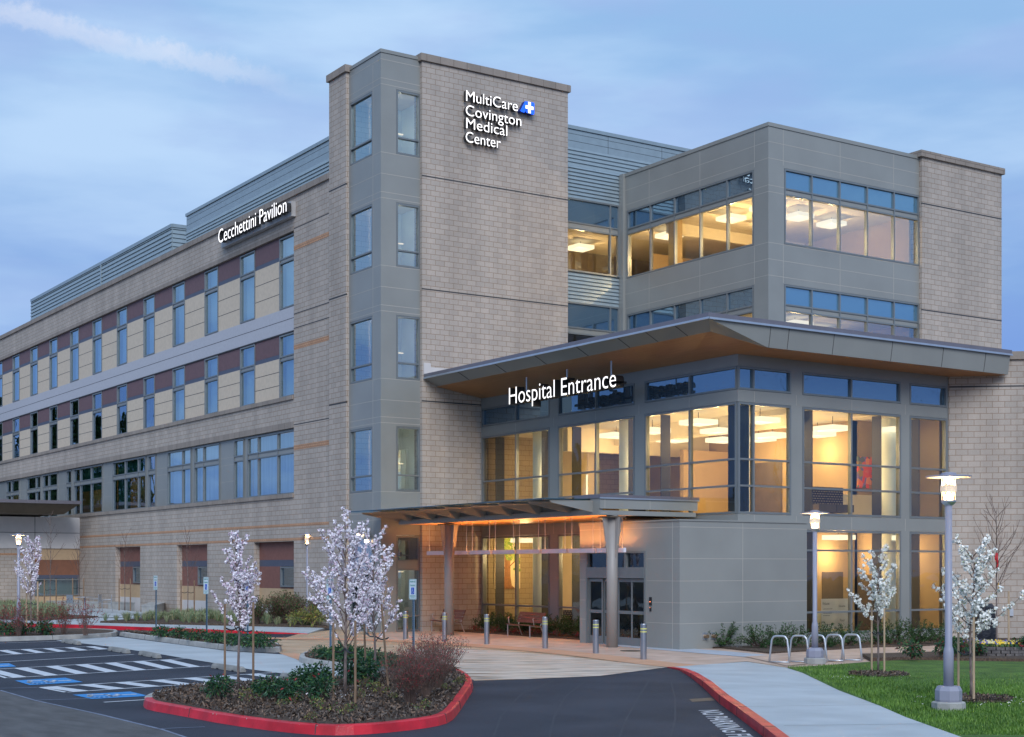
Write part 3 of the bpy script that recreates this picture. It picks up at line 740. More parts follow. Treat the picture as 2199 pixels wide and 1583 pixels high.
def fj(p, q, m=1, w=.012, off=(-.004, -.004)):
    p, q = Vector(p), Vector(q); f_.tube([p+Vector((off[0], off[1], 0)), q+Vector((off[0], off[1], 0))], w, 4, m)
ys = [YTB-2.4, YTB-4.9, YTB-7.4, YTB-9.8, YTB-12.0, YTB-13.4, YTB-14.8]
for y in ys: fj((XC, y, zt1), (28.8, y-.03 if y > 34 else y, 9.38))
for x in (30.75, 31.5, 33.4, 36.0, 38.4, 40.5): fj((x, YC, zt1), (x, 32.6, 9.02))
f_.build('canopy_fascia', [M['panel'], M['darkjoint']], hosp, recalc=False)
f_ = MB()
f_.box(XC-.05, XG+.5, YC-.05, YTB-.03, zt1+.002, 9.82); f_.box(XG+.5, XCE+.03, YC-.05, YG+1, zt1+.002, 9.82)
f_.box(XC-.075, XC-.03, YC-.075, YTB-.03, zt1-.03, zt1+.03, 1); f_.box(XC-.05, XCE+.05, YC-.075, YC-.03, zt1-.03, zt1+.03, 1)
f_.build('canopy_roof', [M['cap'], M['alu']], hosp)
f_ = MB(); f_.fbox(TB, XT+.05, XT+.35, 9.8, 10.25, -.01, .05); f_.fbox(TB, XT+.35, XT+1.9, 9.82, 10.1, -.01, .04); f_.build('roof_flashing', M['offwhite'], hosp)
# ---- vestibule ------------------------------------------------------------------
YV = 33.85; XV = AY(YV, 1459.5); XVE = by(1722); YVE = AX(XV, 1245)
VA, VB = FA(XV), FB(YV); ZV = 3.84
dw = (AX(XV, 1386.5), AX(XV, 1259))
v = MB()
v.wall(VA, YV+.2, YVE, 0, ZV, [(dw[0], dw[1], 0, 2.96)], -.2, 0)
v.wall(VB, XV, XVE, 0, ZV, [], -.2, 0)
v.box(XV+.2, XVE, YV+.2, YVE, ZV-.2, ZV-.01); v.box(XV+.2, XG, YVE-.2, YVE-.003, 0, ZV-.004)
v.box(XV-.03, XVE, YV-.03, YVE, ZV+.002, ZV+.05)
hs = [.62, 1.31, 2.02, 2.74, 3.48]
for zz in (.78, 1.40, 2.05, 2.72, 3.66):
    v.fbox(VB, XV, XVE, zz-.009, zz+.009, -.1, .003, 1); v.fbox(VA, YV, dw[0]-.05, zz-.009, zz+.009, -.1, .003, 1); v.fbox(VA, dw[1]+.05, YVE, zz-.009, zz+.009, -.1, .003, 1)
v.fbox(VB, AY(YV, 1595)-.009, AY(YV, 1595)+.009, 0, ZV, -.1, .0035, 1); v.fbox(VA, AX(XV, 1444)-.009, AX(XV, 1444)+.009, 0, ZV, -.1, .0035, 1)
v.fbox(VA, YV, YVE, 3.655, 3.67, -.1, .0036, 1)
v.build('vestibule_cladding', [M['panel'], M['joint']], hosp)
# automatic door set
d_ = MB(); a, b = dw; mid = AX(XV, 1342)
d_.fbox(VA, a, a+.07, 0, 2.96, -.2, .02); d_.fbox(VA, b-.07, b, 0, 2.96, -.2, .02); d_.fbox(VA, a+.07, b-.07, 2.90, 2.96, -.2, .018); d_.fbox(VA, a+.07, b-.07, 2.12, 2.46, -.16, .03)
d_.fbox(VA, mid-.04, mid+.04, 2.46, 2.9, -.15, .01)
door = d_.build('door_frame', M['frame'], hosp)
ga = MB(); ga.fbox(VA, a+.07, b-.07, 2.46, 2.90, -.1, -.09); ga.build('transom_pane', M['glass_clear'], door)
lw = (b-a-.14)/4
for k in range(4):
    u0 = a+.07+k*lw; lf = MB()
    dd = -.06 if k in (0, 3) else -.11
    lf.fbox(VA, u0+.004, u0+.06, .02, 2.10, dd-.04, dd); lf.fbox(VA, u0+lw-.06, u0+lw-.004, .02, 2.10, dd-.04, dd)
    for z0, z1 in ((.02, .27), (1.0, 1.1), (2.0, 2.10)): lf.fbox(VA, u0+.06, u0+lw-.06, z0, z1, dd-.04, dd)
    L_ = lf.build('door_leaf', M['frame'], hosp)
    gp = MB(); gp.quad(VA.pt(u0+.06, 2.0, dd-.02), VA.pt(u0+lw-.06, 2.0, dd-.02), VA.pt(u0+lw-.06, .27, dd-.02), VA.pt(u0+.06, .27, dd-.02)); gp.build('pane', M['glass_clear'], L_, recalc=False)
sn_ = MB(); sn_.fbox(VA, mid-.02+.5, mid+.16+.5, 2.2, 2.32, .03, .10); sn_.build('door_sensor', M['black'], hosp)
sn_ = MB(); yy = AX(XV, 1397.5)
sn_.fbox(VA, yy-.05, yy+.05, 1.30, 1.55, 0, .03); sn_.fbox(VA, yy-.03, yy+.03, 1.12, 1.25, 0, .03)
kp = sn_.build('card_reader', M['black'], hosp)
sn_ = MB(); sn_.fbox(VA, yy-.02, yy+.02, 1.40, 1.42, .03, .034); sn_.fbox(VA, yy-.015, yy+.015, 1.23, 1.24, .03, .036); sn_.build('indicator', emitmat('red_led', (1, .25, .1), 2), kp)
vi = MB(); vi.box(XG+.02, XG+.1, a-.2, b+.3, 0, 3.6); vi.build('inner_vestibule_wall', M['iwall'], hosp)
BRS = mat('brass', (.3, .2, .12), metal=.6, rough=.4)
for k, px in enumerate((1513, 1530)):
    pi = MB(); x = AY(YV, px); pi.fbox(VB, x-.09, x+.09, .28, .50, 0, .02); pi.tube([VB.pt(x, .39, .02), VB.pt(x, .39, .16)], .055, 12, 1); pi.build('pipe_connection', [M['alu'], BRS], hosp)
ob = MB(); ob.fbox(OB, AY(YG, 2074)-38.6, AY(YG, 2074)-38.35, .5, .75, 0, .05); ob.fbox(OB, 2.0, 2.14, .8, 1.05, 0, .08); ob.build('outlet_box', M['alu'], hosp)
# column of the lit wall sconces on the tower
for k, (px, py) in enumerate(((776, 1143), (792, 1156))):
    y = AX(XL, px); z = ZA(XL, px, py)
    s = thing('wall_sconce', ('left of the two small wall lights glowing behind the blossom on the tower', 'right of the two small wall lights glowing behind the blossom on the tower')[k], 'wall light', (XL, y, z), 'wall lights on the stair tower')
    q = MB(); q.fbox(A, y-.12, y+.12, z-.05, z+.2, .001, .14); q.build('housing', M['panel'], s)
    q = MB(); q.fbox(A, y-.1, y+.1, z-.16, z-.055, .03, .13); q.build('lens', M['lamphot'], s)
# ================================================================== GROUND
M['earth'] = mat('bare_earth', (0.07, 0.06, 0.04), rough=0.95, var=0.2, scale=.3)
M['asphalt'] = mat('fresh_asphalt', (0.017, 0.020, 0.032), rough=0.75, c2=(0.038, 0.042, 0.060), scale=.45, bump=0.35, bscale=90, spec=0.4)
M['asphalt_old'] = mat('older_asphalt', (0.072, 0.068, 0.068), rough=0.85, c2=(0.115, 0.11, 0.11), scale=2.2, bump=0.6, bscale=70, stretch=(1.6, .5, 1))
M['walk'] = mat('pavement_concrete', (0.42, 0.45, 0.47), rough=0.8, var=0.1, scale=.8, bump=0.12, bscale=90)
M['walk2'] = mat('pale_blue_concrete', (0.42, 0.45, 0.50), rough=0.8, var=0.08, scale=1.2, bump=0.1)
M['mulch'] = mat('bark_mulch', (0.040, 0.024, 0.016), rough=0.95, c2=(0.14, 0.095, 0.065), scale=22, bump=1.0, bscale=45, detail=8)
M['line'] = mat('road_paint', (0.62, 0.64, 0.68), rough=0.6, c2=(0.48, 0.50, 0.54), scale=9)
M['linefaint'] = mat('worn_paint', (0.12, 0.14, 0.2), rough=0.7, c2=(0.22, 0.25, 0.33), scale=6)
M['bluepaint'] = mat('blue_road_paint', (0.01, 0.19, 0.50), rough=0.55, c2=(0.015, 0.25, 0.62), scale=6)
M['redkerb'] = mat('red_kerb_paint', (0.40, 0.008, 0.016), rough=0.42, c2=(0.70, 0.018, 0.035), scale=2.2, bump=0.15, bscale=30, detail=9)


def pave(name, cols, pos):
    m, nt, P, out = newmat(name); N = nt.nodes; L = nt.links
    geo = N.new('ShaderNodeNewGeometry'); cb = N.new('ShaderNodeCombineXYZ')
    for k, v in enumerate(((CS, -SN, 0), (SN, CS, 0))):
        d = N.new('ShaderNodeVectorMath'); d.operation = 'DOT_PRODUCT'; d.inputs[1].default_value = v
        L.new(geo.outputs['Position'], d.inputs[0]); L.new(d.outputs['Value'], cb.inputs[k])
    mp = N.new('ShaderNodeMapping'); mp.inputs['Scale'].default_value = (.30, 2.1, 1); L.new(cb.outputs[0], mp.inputs[0])
    n = N.new('ShaderNodeTexNoise'); n.inputs['Scale'].default_value = 1.6; n.inputs['Detail'].default_value = 7; n.inputs['Roughness'].default_value = .65; L.new(mp.outputs[0], n.inputs[0])
    r = N.new('ShaderNodeValToRGB'); e = r.color_ramp.elements
    while len(e) < len(cols): e.new(.5)
    for q, p_, c in zip(e, pos, cols): q.position = p_; q.color = (*c, 1)
    L.new(n.outputs[0], r.inputs[0])
    mp2 = N.new('ShaderNodeMapping'); mp2.inputs['Scale'].default_value = (.55, 4.5, 1); L.new(cb.outputs[0], mp2.inputs[0])
    n2 = N.new('ShaderNodeTexNoise'); n2.inputs['Scale'].default_value = 1.3; n2.inputs['Detail'].default_value = 3; L.new(mp2.outputs[0], n2.inputs[0])
    st = N.new('ShaderNodeMapRange'); st.inputs[1].default_value = .36; st.inputs[2].default_value = .47; st.inputs[3].default_value = .35; st.inputs[4].default_value = 1; L.new(n2.outputs[0], st.inputs[0])
    mx = N.new('ShaderNodeVectorMath'); mx.operation = 'SCALE'; L.new(r.outputs[0], mx.inputs[0]); L.new(st.outputs[0], mx.inputs['Scale'])
    L.new(mx.outputs[0], P.inputs['Base Color']); P.inputs['Roughness'].default_value = .6
    return m
M['plaza'] = pave('stamped_plank_paving', ((.27, .17, .10), (.50, .33, .19), (.62, .45, .30), (.52, .40, .30)), (.32, .45, .56, .68))
M['plaza_pale'] = pave('stamped_pale_paving', ((.34, .22, .14), (.55, .41, .30), (.66, .57, .49), (.55, .41, .28)), (.34, .45, .55, .66))
def plank(m):
    # stamped planks lie on the ground: run across the view of the entrance, rows step away from it
    nt = m.node_tree; N = nt.nodes; L = nt.links
    geo = [n for n in N if n.type == 'NEW_GEOMETRY'][0]; cb = [n for n in N if n.type == 'COMBXYZ'][0]
    d = N.new('ShaderNodeVectorMath'); d.operation = 'DOT_PRODUCT'; d.inputs[1].default_value = (SN, CS, 0)
    L.new(geo.outputs['Position'], d.inputs[0]); L.new(d.outputs['Value'], cb.inputs[1])
M['tan'] = mat('tan_concrete', (0.46, 0.32, 0.24), rough=0.75, c2=(0.60, 0.44, 0.35), scale=1.4, stretch=(1, 1, 1), bump=.1)
M['orange'] = mat('orange_tinted_concrete', (0.54, 0.28, 0.16), rough=0.75, c2=(0.60, 0.34, 0.21), scale=1.2, bump=.1)
g = MB(); g.box(-500, 700, -200, 900, -.5, -.03); struct('ground', g, M['earth'])
def sheet(name, pts, z, m, thick=None, kind='structure'):
    b = MB(); P = [p if len(p) == 3 else (p[0], p[1]) for p in pts]
    if thick: b.prism(pts, z-thick, z)
    else: b.ngon([(x, y, z) for x, y in pts])
    return struct(name, b, m, recalc=bool(thick))
def GP(pts, z=0.0): return [G(px, py, z) for px, py in pts]
aw = [(-40, 5), (10, -14), (60, 10), (48, 24), (33, 34), (30, 50), (26.3, 60), (26.3, 120), (-60, 140)]
sheet('asphalt', aw, 0.0, M['asphalt'])
sheet('old_asphalt_lane', GP([(-900, 1440), (0, 1482), (76, 1505), (210, 1534), (350, 1568), (430, 1595), (700, 1700), (-1500, 1900)]), 0.004, M['asphalt_old'])
# plaza
pl = GP([(1018, 1462), (1130, 1459), (1290, 1452), (1437, 1433), (1475, 1433), (1603, 1422), (1690, 1434)]) + [(31.5, 22.5), (41, 24), (44, 30), (42, 36), (33, 38), (33, 50), (26.3, 52.5)] + GP([(640, 1362), (560, 1385), (600, 1402), (640, 1425), (850, 1452), (960, 1443), (1005, 1452)])
sheet('plaza_paving', pl, 0.004, M['plaza'])
def band(name, line, w0, w1, z, m):
    a = [G(*p) for p in line]; L_ = []; R_ = []
    for i, p in enumerate(a):
        q0 = Vector(a[max(i-1, 0)]); q1 = Vector(a[min(i+1, len(a)-1)]); t = (q1-q0).normalized(); n = Vector((-t.y, t.x))
        L_.append(tuple(Vector(p)+n*w0)); R_.append(tuple(Vector(p)+n*w1))
    return sheet(name, L_+R_[::-1], z, m)
arc = [(560, 1372), (700, 1374), (800, 1376), (875, 1379), (955, 1384), (1046, 1390), (1170, 1400), (1280, 1412), (1400, 1427), (1470, 1434)]
sheet('pale_paving', GP([(870, 1395), (1000, 1393), (1170, 1405), (1290, 1419), (1437, 1433), (1290, 1452), (1130, 1459), (1018, 1461), (940, 1440), (880, 1415)]), 0.008, M['plaza_pale'])
sheet('entrance_pavement', [G(*p) for p in arc[2:]] + [G(1520, 1428), G(1603, 1421), G(1690, 1433)] + [(31.0, 23.5), (37, 28), (41, 34), (33, 37.5), (31.5, 48.8), (26.6, 49.2)], 0.012, M['tan'])
band('orange_band', arc, 0.75, -0.35, 0.016, M['orange'])
sheet('pale_stripe', GP([(1255, 1379), (1330, 1383), (1440, 1391), (1560, 1400), (1700, 1413), (1860, 1419), (1700, 1420), (1560, 1409), (1440, 1399), (1330, 1390)]), 0.020, M['walk2'])
sheet('stall_pavement', GP([(120, 1376), (252, 1368), (330, 1378), (490, 1399), (620, 1407), (650, 1425), (860, 1453), (950, 1445), (1000, 1455), (900, 1475), (700, 1475), (605, 1447), (535, 1438), (453, 1423.5), (398, 1415), (356, 1407.5), (226, 1388)]), 0.010, M['walk'])
sheet('orange_patch', GP([(600, 1404), (640, 1404), (652, 1411), (640, 1418)]), 0.014, M['orange'])
for q in (((330, 1378), (226, 1388)), ((490, 1399), (398, 1415)), ((560, 1404), (535, 1438)), ((640, 1425), (605, 1447))):
    pass
mh = MB(); c = G(1355, 1399); mh.lathe([(.32, .017), (.32, .024)], (c[0], c[1], 0), 24); struct('manhole_cover', mh, M['idark'])
# ---- kerbed shapes
def offs(poly, d):
    n = len(poly); out = []
    area = sum(poly[i][0]*poly[(i+1) % n][1]-poly[(i+1) % n][0]*poly[i][1] for i in range(n))
    sg = 1 if area > 0 else -1
    for i in range(n):
        a, b, c = Vector(poly[i-1][:2]), Vector(poly[i][:2]), Vector(poly[(i+1) % n][:2])
        t1 = (b-a).normalized(); t2 = (c-b).normalized()
        n1 = Vector((-t1.y, t1.x))*sg; n2 = Vector((-t2.y, t2.x))*sg; nn = (n1+n2); nn = nn/max(nn.length_squared/2, .6)
        out.append(tuple(b+nn*d))
    return out
def smooth(pts, k=2):
    for _ in range(k):
        o = []
        for i in range(len(pts)):
            a, b = pts[i], pts[(i+1) % len(pts)]
            o += [tuple(a[j]*.75+b[j]*.25 for j in range(2)), tuple(a[j]*.25+b[j]*.75 for j in range(2))]
        pts = o
    return pts
def kerb(name, poly, w, h, redfn=None, fill=None, fillname='mulch_bed', mound=.05):
    inn = offs(poly, w); top = offs(poly, .025); n = len(poly); b = MB()
    for i in range(n):
        j = (i+1) % n; m = 1 if (redfn and redfn(i)) else 0
        b.quad((*poly[i], 0), (*poly[j], 0), (*top[j], h-.015), (*top[i], h-.015), m)
        t2i, t2j = offs_pt(top[i], inn[i], .2), offs_pt(top[j], inn[j], .2)
        b.quad((*top[i], h-.015), (*top[j], h-.015), (*t2j, h), (*t2i, h), m)
        b.quad((*t2i, h), (*t2j, h), (*inn[j], h), (*inn[i], h), m)
        b.quad((*inn[i], h), (*inn[j], h), (*inn[j], 0), (*inn[i], 0), m)
    rk_ = random.Random(n)
    for i in range(n):
        if not (redfn and redfn(i)): continue
        for _ in range(1):
            q_ = Vector(top[i]).lerp(Vector(top[(i+1) % n]), rk_.random()); c_ = Vector(inn[i]); o_ = (q_-c_).normalized(); t_ = Vector((-o_.y, o_.x)); s_ = rk_.uniform(.003, .016); zz = h-.015
            P0 = q_+o_*.0035
            b.quad((*(P0-t_*s_), zz-s_*1.2), (*(P0+t_*s_*.8), zz-s_*.9), (*(P0+t_*s_*.7-o_*.002), zz+.003), (*(P0-t_*s_*.9-o_*.002), zz+.003), 0)
    # expansion joints
    acc = 0
    for i in range(n):
        a, c = Vector(poly[i]), Vector(poly[(i+1) % n]); L_ = (c-a).length; acc += L_
        if acc > 2.6:
            acc = 0; t = (c-a).normalized(); o = Vector((-t.y, t.x))
            p = Vector(inn[i]); q = Vector(poly[i]); dn = (q-p).normalized()
            b.hexa([(*(q+dn*.004-t*.006), 0.01), (*(q+dn*.004+t*.006), .01), (*(p+t*.006), .01), (*(p-t*.006), .01), (*(Vector(top[i])+dn*.004-t*.006), h+.002), (*(Vector(top[i])+dn*.004+t*.006), h+.002), (*(p+t*.006), h+.002), (*(p-t*.006), h+.002)], 2)
    k = struct(name, b, [M['kerbconc'], M['redkerb'], M['darkjoint']], smooth=False)
    if fill:
        f = MB(); i2 = offs(poly, w+.7); cx = sum(p[0] for p in inn)/n; cy = sum(p[1] for p in inn)/n
        for i in range(n):
            j = (i+1) % n
            f.quad((*inn[i], h-.03), (*inn[j], h-.03), (*i2[j], h+mound*.6), (*i2[i], h+mound*.6))
            f.tri((*i2[i], h+mound*.6), (*i2[j], h+mound*.6), (cx, cy, h+mound))
        struct(fillname, f, fill, smooth=True)
    return inn
def offs_pt(a, b, t): return (a[0]+(b[0]-a[0])*t, a[1]+(b[1]-a[1])*t)
main_px = [(307, 1518), (318, 1525), (380, 1536), (484, 1556), (608, 1573), (700, 1580), (780, 1578), (860, 1571), (935, 1561), (968, 1551), (985, 1532), (1003, 1503), (1018, 1480), (1012, 1465), (990, 1450), (962, 1443), (935, 1444), (860, 1454), (760, 1466), (640, 1474), (500, 1482), (400, 1490), (335, 1500), (308, 1510)]
main = GP(main_px); nm = len(main_px)
main_s = smooth(main, 1)
inn_main = kerb('island_kerb', main_s, .16, .15, redfn=lambda i: i < 31 or i >= 47, fill=M['mulch'], mound=.03)
isl1 = smooth(GP([(254, 1366), (330, 1376), (402, 1386), (491, 1397), (560, 1401), (600, 1402), (607, 1397), (598, 1390), (560, 1386), (470, 1374), (380, 1368), (262, 1361)]), 1)
inn1 = kerb('planter_kerb', isl1, .15, .15, fill=M['mulch'])
isl2 = smooth(GP([(640, 1422), (655, 1427), (720, 1436), (800, 1446), (860, 1452), (905, 1450), (925, 1440), (900, 1425), (800, 1413), (720, 1407), (668, 1407), (645, 1413)]), 1)
inn2 = kerb('planter_kerb', isl2, .15, .15, fill=M['mulch'])
bedL = smooth(GP([(-600, 1392), (-200, 1382), (0, 1378), (150, 1373), (235, 1369), (256, 1365), (250, 1359), (150, 1357), (0, 1357), (-300, 1358), (-700, 1365)]), 1)
innL = kerb('planter_kerb', bedL, .15, .15, fill=M['mulch'])
# far pavement with its red kerb
rk = GP([(-500, 1346), (-200, 1344.5), (0, 1345.5), (150, 1349), (280, 1354), (420, 1358.5), (560, 1361), (660, 1362)])
far = rk + [(26.3, 53), (26.3, 84), (12, 84), (-20, 84)]
f = MB(); hz = [.14, .14, .14, .14, .14, .13, .07, .012] + [.10, .10, .10, .12, .12]
f.prism(far, -.02, [h if h > .05 else .02 for h in hz]); struct('far_pavement', f, M['walk'])
f = MB()
for i in range(len(rk)-1):
    a, b = Vector(rk[i]), Vector(rk[i+1]); t = (b-a).normalized(); n = Vector((t.y, -t.x)); n = n if n.dot(Vector((SN, CS))) < 0 else -n
    h0, h1 = hz[i]+.008, hz[i+1]+.008
    f.hexa([(*(a+n*.03), 0), (*(b+n*.03), 0), (*(b-n*.13), 0), (*(a-n*.13), 0), (*(a+n*.03), h0), (*(b+n*.03), h1), (*(b-n*.13), h1), (*(a-n*.13), h0)])
struct('far_kerb', f, M['redkerb'])
# beds between far pavement and the wing
def bed(name, pts, z): return sheet(name, pts, z, M['mulch'], thick=.1)
bed('wing_bed', GP([(215, 1335), (330, 1338), (560, 1343), (706, 1346)], .14) + [(26.3, 53.2), (26.3, 63.5)] + GP([(345, 1326), (300, 1329)], .14), .17)
bed('grass_bed', GP([(-300, 1318), (0, 1328), (80, 1331), (190, 1326), (235, 1322), (150, 1322)], .14) + [(19, 70), (12, 84), (-10, 84)], .17)
# main right-hand pavement and kerb
kr = GP([(1433, 1434), (1460, 1440), (1483.6, 1455), (1509, 1476), (1545, 1511), (1582, 1538), (1640, 1583), (1720, 1650)])
kt = [0.016, .04, .09, .13, .15, .15, .15, .15]
kri = []
for i, p in enumerate(kr):
    q0, q1 = Vector(kr[max(i-1, 0)]), Vector(kr[min(i+1, len(kr)-1)]); t = (q1-q0).normalized(); n = Vector((-t.y, t.x)); n = n if n.x > 0 else -n
    kri.append(tuple(Vector(p)+n*.17))
f = MB()
for i in range(len(kr)-1):
    f.quad((*kr[i], 0), (*kr[i+1], 0), (*kr[i+1], kt[i+1]+.004), (*kr[i], kt[i]+.004)); f.quad((*kr[i], kt[i]+.004), (*kr[i+1], kt[i+1]+.004), (*kri[i+1], kt[i+1]+.004), (*kri[i], kt[i]+.004))
    f.quad((*kri[i], kt[i]+.004), (*kri[i+1], kt[i+1]+.004), (*kri[i+1], 0), (*kri[i], 0))
for i in (2, 3, 4, 5, 6):
    a, c = Vector(kr[i]), Vector(kri[i]); t = (Vector(kr[i+1])-a).normalized(); o = (a-c).normalized()*.004
    f.hexa([(*(a+o-t*.006), .01), (*(a+o+t*.006), .01), (*(c+t*.006), .01), (*(c-t*.006), .01), (*(a+o-t*.006), kt[i]+.007), (*(a+o+t*.006), kt[i]+.007), (*(c+t*.006), kt[i]+.007), (*(c-t*.006), kt[i]+.007)], 1)
struct('right_kerb', f, [M['redkerb'], M['darkjoint']])
rz = [.022, .022, .05, .09, .13, .14, .15, .15]
re = [G(p[0], p[1], z) for p, z in zip([(1603, 1421), (1690, 1434), (1723, 1445), (1800, 1482), (1890, 1516), (1945, 1540), (2065, 1583), (2250, 1660)], rz)]
f = MB()
for i in range(len(kr)-1):
    za, zb_ = max(kt[i], .022), max(kt[i+1], .022)
    f.quad((*kri[i], za), (*kri[i+1], zb_), (*re[i+1], rz[i+1]), (*re[i], rz[i]))
struct('right_pavement', f, M['walk'], recalc=False)
f = MB()
for (p0, p1, z0, z1) in (((1540, 1487), (1815, 1484), .13, .10), ((1595, 1518), (1890, 1514), .15, .13), ((1683, 1559), (1985, 1555), .15, .15)):
    a = Vector((*G(*p0, z0), z0+.006)); b = Vector((*G(*p1, z1), z1+.006)); t = (b-a).normalized(); n = Vector((-t.y, t.x, 0))*.008
    f.quad(a-n, b-n, b+n, a+n)
struct('pavement_joint', f, M['darkjoint'], recalc=False)
# lawn
lawn_px = [(1690, 1434), (1723, 1445), (1800, 1482), (1890, 1516), (1945, 1540), (2065, 1583), (2250, 1660), (2700, 1660), (2700, 1440), (2199, 1421), (2065, 1419), (1938, 1417), (1869, 1421), (1780, 1428)]
lz = [.03, .05, .09, .13, .14, .15, .15, .15, .15, .10, .10, .08, .05, .04]
LP = [(*G(p[0], p[1], z), z) for p, z in zip(lawn_px, lz)]
M['lawn'] = mat('lawn_grass', (0.045, 0.10, 0.012), rough=0.9, c2=(0.10, 0.19, 0.024), scale=1.6, bump=0.8, bscale=60, detail=9)
f = MB(); f.ngon(LP); struct('lawn', f, M['lawn'], recalc=False)
def lawnz(x, y):
    d = x*SN+y*CS; return .15 if d < 27 else max(.035, .15-(d-27)*.010)
bed('lobby_bed', GP([(1526, 1391), (1652, 1405), (1750, 1399), (1864, 1392), (1997, 1388), (2075, 1378)]) + [(41.6, 33.2), (40.4, 33.95), (33.4, 33.95)] + [(33.2, 33.8), (29.6, 33.8)], .06)
bed('front_bed', [G(*p) for p in ((1850, 1412), (1938, 1410), (2060, 1405), (2199, 1400), (2500, 1404), (2700, 1430), (2500, 1432), (2199, 1424), (2065, 1422), (1938, 1420), (1869, 1422))], .11)
bed('wall_bed', GP([(2078, 1377), (2199, 1388), (2400, 1400), (2400, 1380), (2199, 1370)]), .05)
sheet('garden_path', GP([(1600, 1412), (1850, 1397), (1997, 1391), (2080, 1381), (2199, 1392), (2600, 1404), (2600, 1412), (2199, 1402), (2060, 1404), (1938, 1412), (1850, 1416), (1690, 1432)]), 0.028, M['tan'])
bed('bench_bed', [(29.6, 42.8), (30.8, 42.8), (30.8, 48.8), (29.3, 48.8), (29.3, 46.2), (29.5, 43.5), (29.0, 37.9), (30.8, 37.9), (30.8, 42.8)], .05) if False else bed('bench_bed', [(29.35, YVE+.1), (30.8, YVE+.1), (30.8, 48.8), (29.35, 48.8)], .05)
# ---- paint
mk = MB()
def stripe(a, b, w, mb=mk, z=.008, m=0):
    a, b = Vector(G(*a)), Vector(G(*b)); t = (b-a).normalized(); n = Vector((-t.y, t.x))*w/2
    mb.quad((*(a-n), z), (*(b-n), z), (*(b+n), z), (*(a+n), z), m)
def hatch(a0, a1, b0, b1, n, skew, fr_=.42, s0=0):
    A0, A1, B0, B1 = [Vector(G(*p)) for p in (a0, a1, b0, b1)]
    stripe(a0, a1, .10); stripe(b0, b1, .10)
    for i in range(n):
        t0 = s0+i/n; t1 = t0+fr_/n
        p = [A0.lerp(A1, t0), A0.lerp(A1, t1), B0.lerp(B1, min(1, t1+skew)), B0.lerp(B1, min(1, t0+skew))]
        mk.quad(*[(*q, .0085) for q in p])
hatch((-160, 1404), (228, 1387.5), (-150, 1416), (237, 1394), 8, .06)
hatch((-40, 1439.5), (398, 1415), (14, 1457), (452, 1431), 7, .03)
hatch((86, 1477), (590, 1445), (142, 1487.5), (640, 1455), 7, .03)
stripe((-100, 1428), (288, 1406), .10); stripe((-300, 1390), (140, 1377.5), .10)
stripe((223, 1509), (312, 1503.5), .10)
stripe((86, 1477), (142, 1487.5), .09); stripe((-40, 1439.5), (14, 1457), .09)
struct('stall_markings', mk, M['line'], recalc=False)
mk2 = MB(); stripe((-100, 1481), (90, 1477), .06, mk2); stripe((76, 1504.5), (190, 1501), .05, mk2)
stripe((0, 1483), (76, 1505), .05, mk2); stripe((76, 1505), (210, 1534), .05, mk2); stripe((210, 1534), (350, 1568), .06, mk2); stripe((350, 1568), (430, 1595), .05, mk2); stripe((340, 1566), (440, 1562), .05, mk2)
struct('faint_markings', mk2, M['linefaint'], recalc=False)
def isa(mb, P, m=0, k=1.0):
    """wheelchair figure drawn with strokes; P maps (x 0..1, y 0..1) to a point"""
    def st(pts, w):
        for (x0, y0), (x1, y1) in zip(pts, pts[1:]):
            dx, dy = x1-x0, y1-y0; L_ = math.hypot(dx, dy) or 1; nx, ny = -dy/L_*w/2, dx/L_*w/2; ex, ey = dx/L_*w*.35, dy/L_*w*.35
            mb.quad(P(x0+nx-ex, y0+ny-ey), P(x1+nx+ex, y1+ny+ey), P(x1-nx+ex, y1-ny+ey), P(x0-nx-ex, y0-ny-ey), m)
    mb.ngon([P(.42+.065*math.cos(a*.6283), .86+.065*math.sin(a*.6283)) for a in range(10)], m)
    st([(.42, .77), (.44, .46), (.64, .46), (.74, .20), (.83, .24)], .085)
    st([(.43, .63), (.62, .63)], .07)
    st([(.44-.0+.24*math.cos(R(a))-.02, .34+.24*math.sin(R(a))) for a in range(125, 345, 20)], .07)
for k, c4 in enumerate((((32, 1462.5), (140, 1456), (178, 1465.5), (64, 1472)), ((156, 1493), (280, 1486), (320, 1495.5), (197, 1502)), ((-80, 1429), (19, 1425), (35, 1432), (-70, 1438)))):
    q = [Vector(G(*p)) for p in c4]; b = MB(); b.quad(*[(*p, .008) for p in q])
    def P(x, y): # figure's head points to the stall end at the right
        p = q[0].lerp(q[3], 1-x).lerp(q[1].lerp(q[2], 1-x), y); return (*p, .0125)
    isa(b, P, 1)
    struct('accessible_stall_marking', b, [M['bluepaint'], M['line']], recalc=False)
# ---- lettering -------------------------------------------------------------
_tc = {}
def glyph(ch, extr, off):
    k = (ch, extr, off)
    if k not in _tc:
        c = D.curves.new('t', 'FONT'); c.body = ch; c.size = 1; c.extrude = extr; c.offset = off; c.resolution_u = 4
        o = D.objects.new('t', c); col.objects.link(o); bpy.context.view_layer.update()
        me = D.meshes.new_from_object(o.evaluated_get(bpy.context.evaluated_depsgraph_get()))
        _tc[k] = ([tuple(v.co) for v in me.vertices], [tuple(p.vertices) for p in me.polygons], [p.normal.z for p in me.polygons])
        D.objects.remove(o); D.curves.remove(c); D.meshes.remove(me)
    return _tc[k]
def advance(txt):
    def w(s_):
        v = glyph(s_, 0, 0)[0]; return max(p[0] for p in v)
    xs = []
    for i, ch in enumerate(txt):
        if ch == ' ': xs.append(None); continue
        xs.append(w(txt[:i+1]) - w(ch))
    return xs, w(txt)
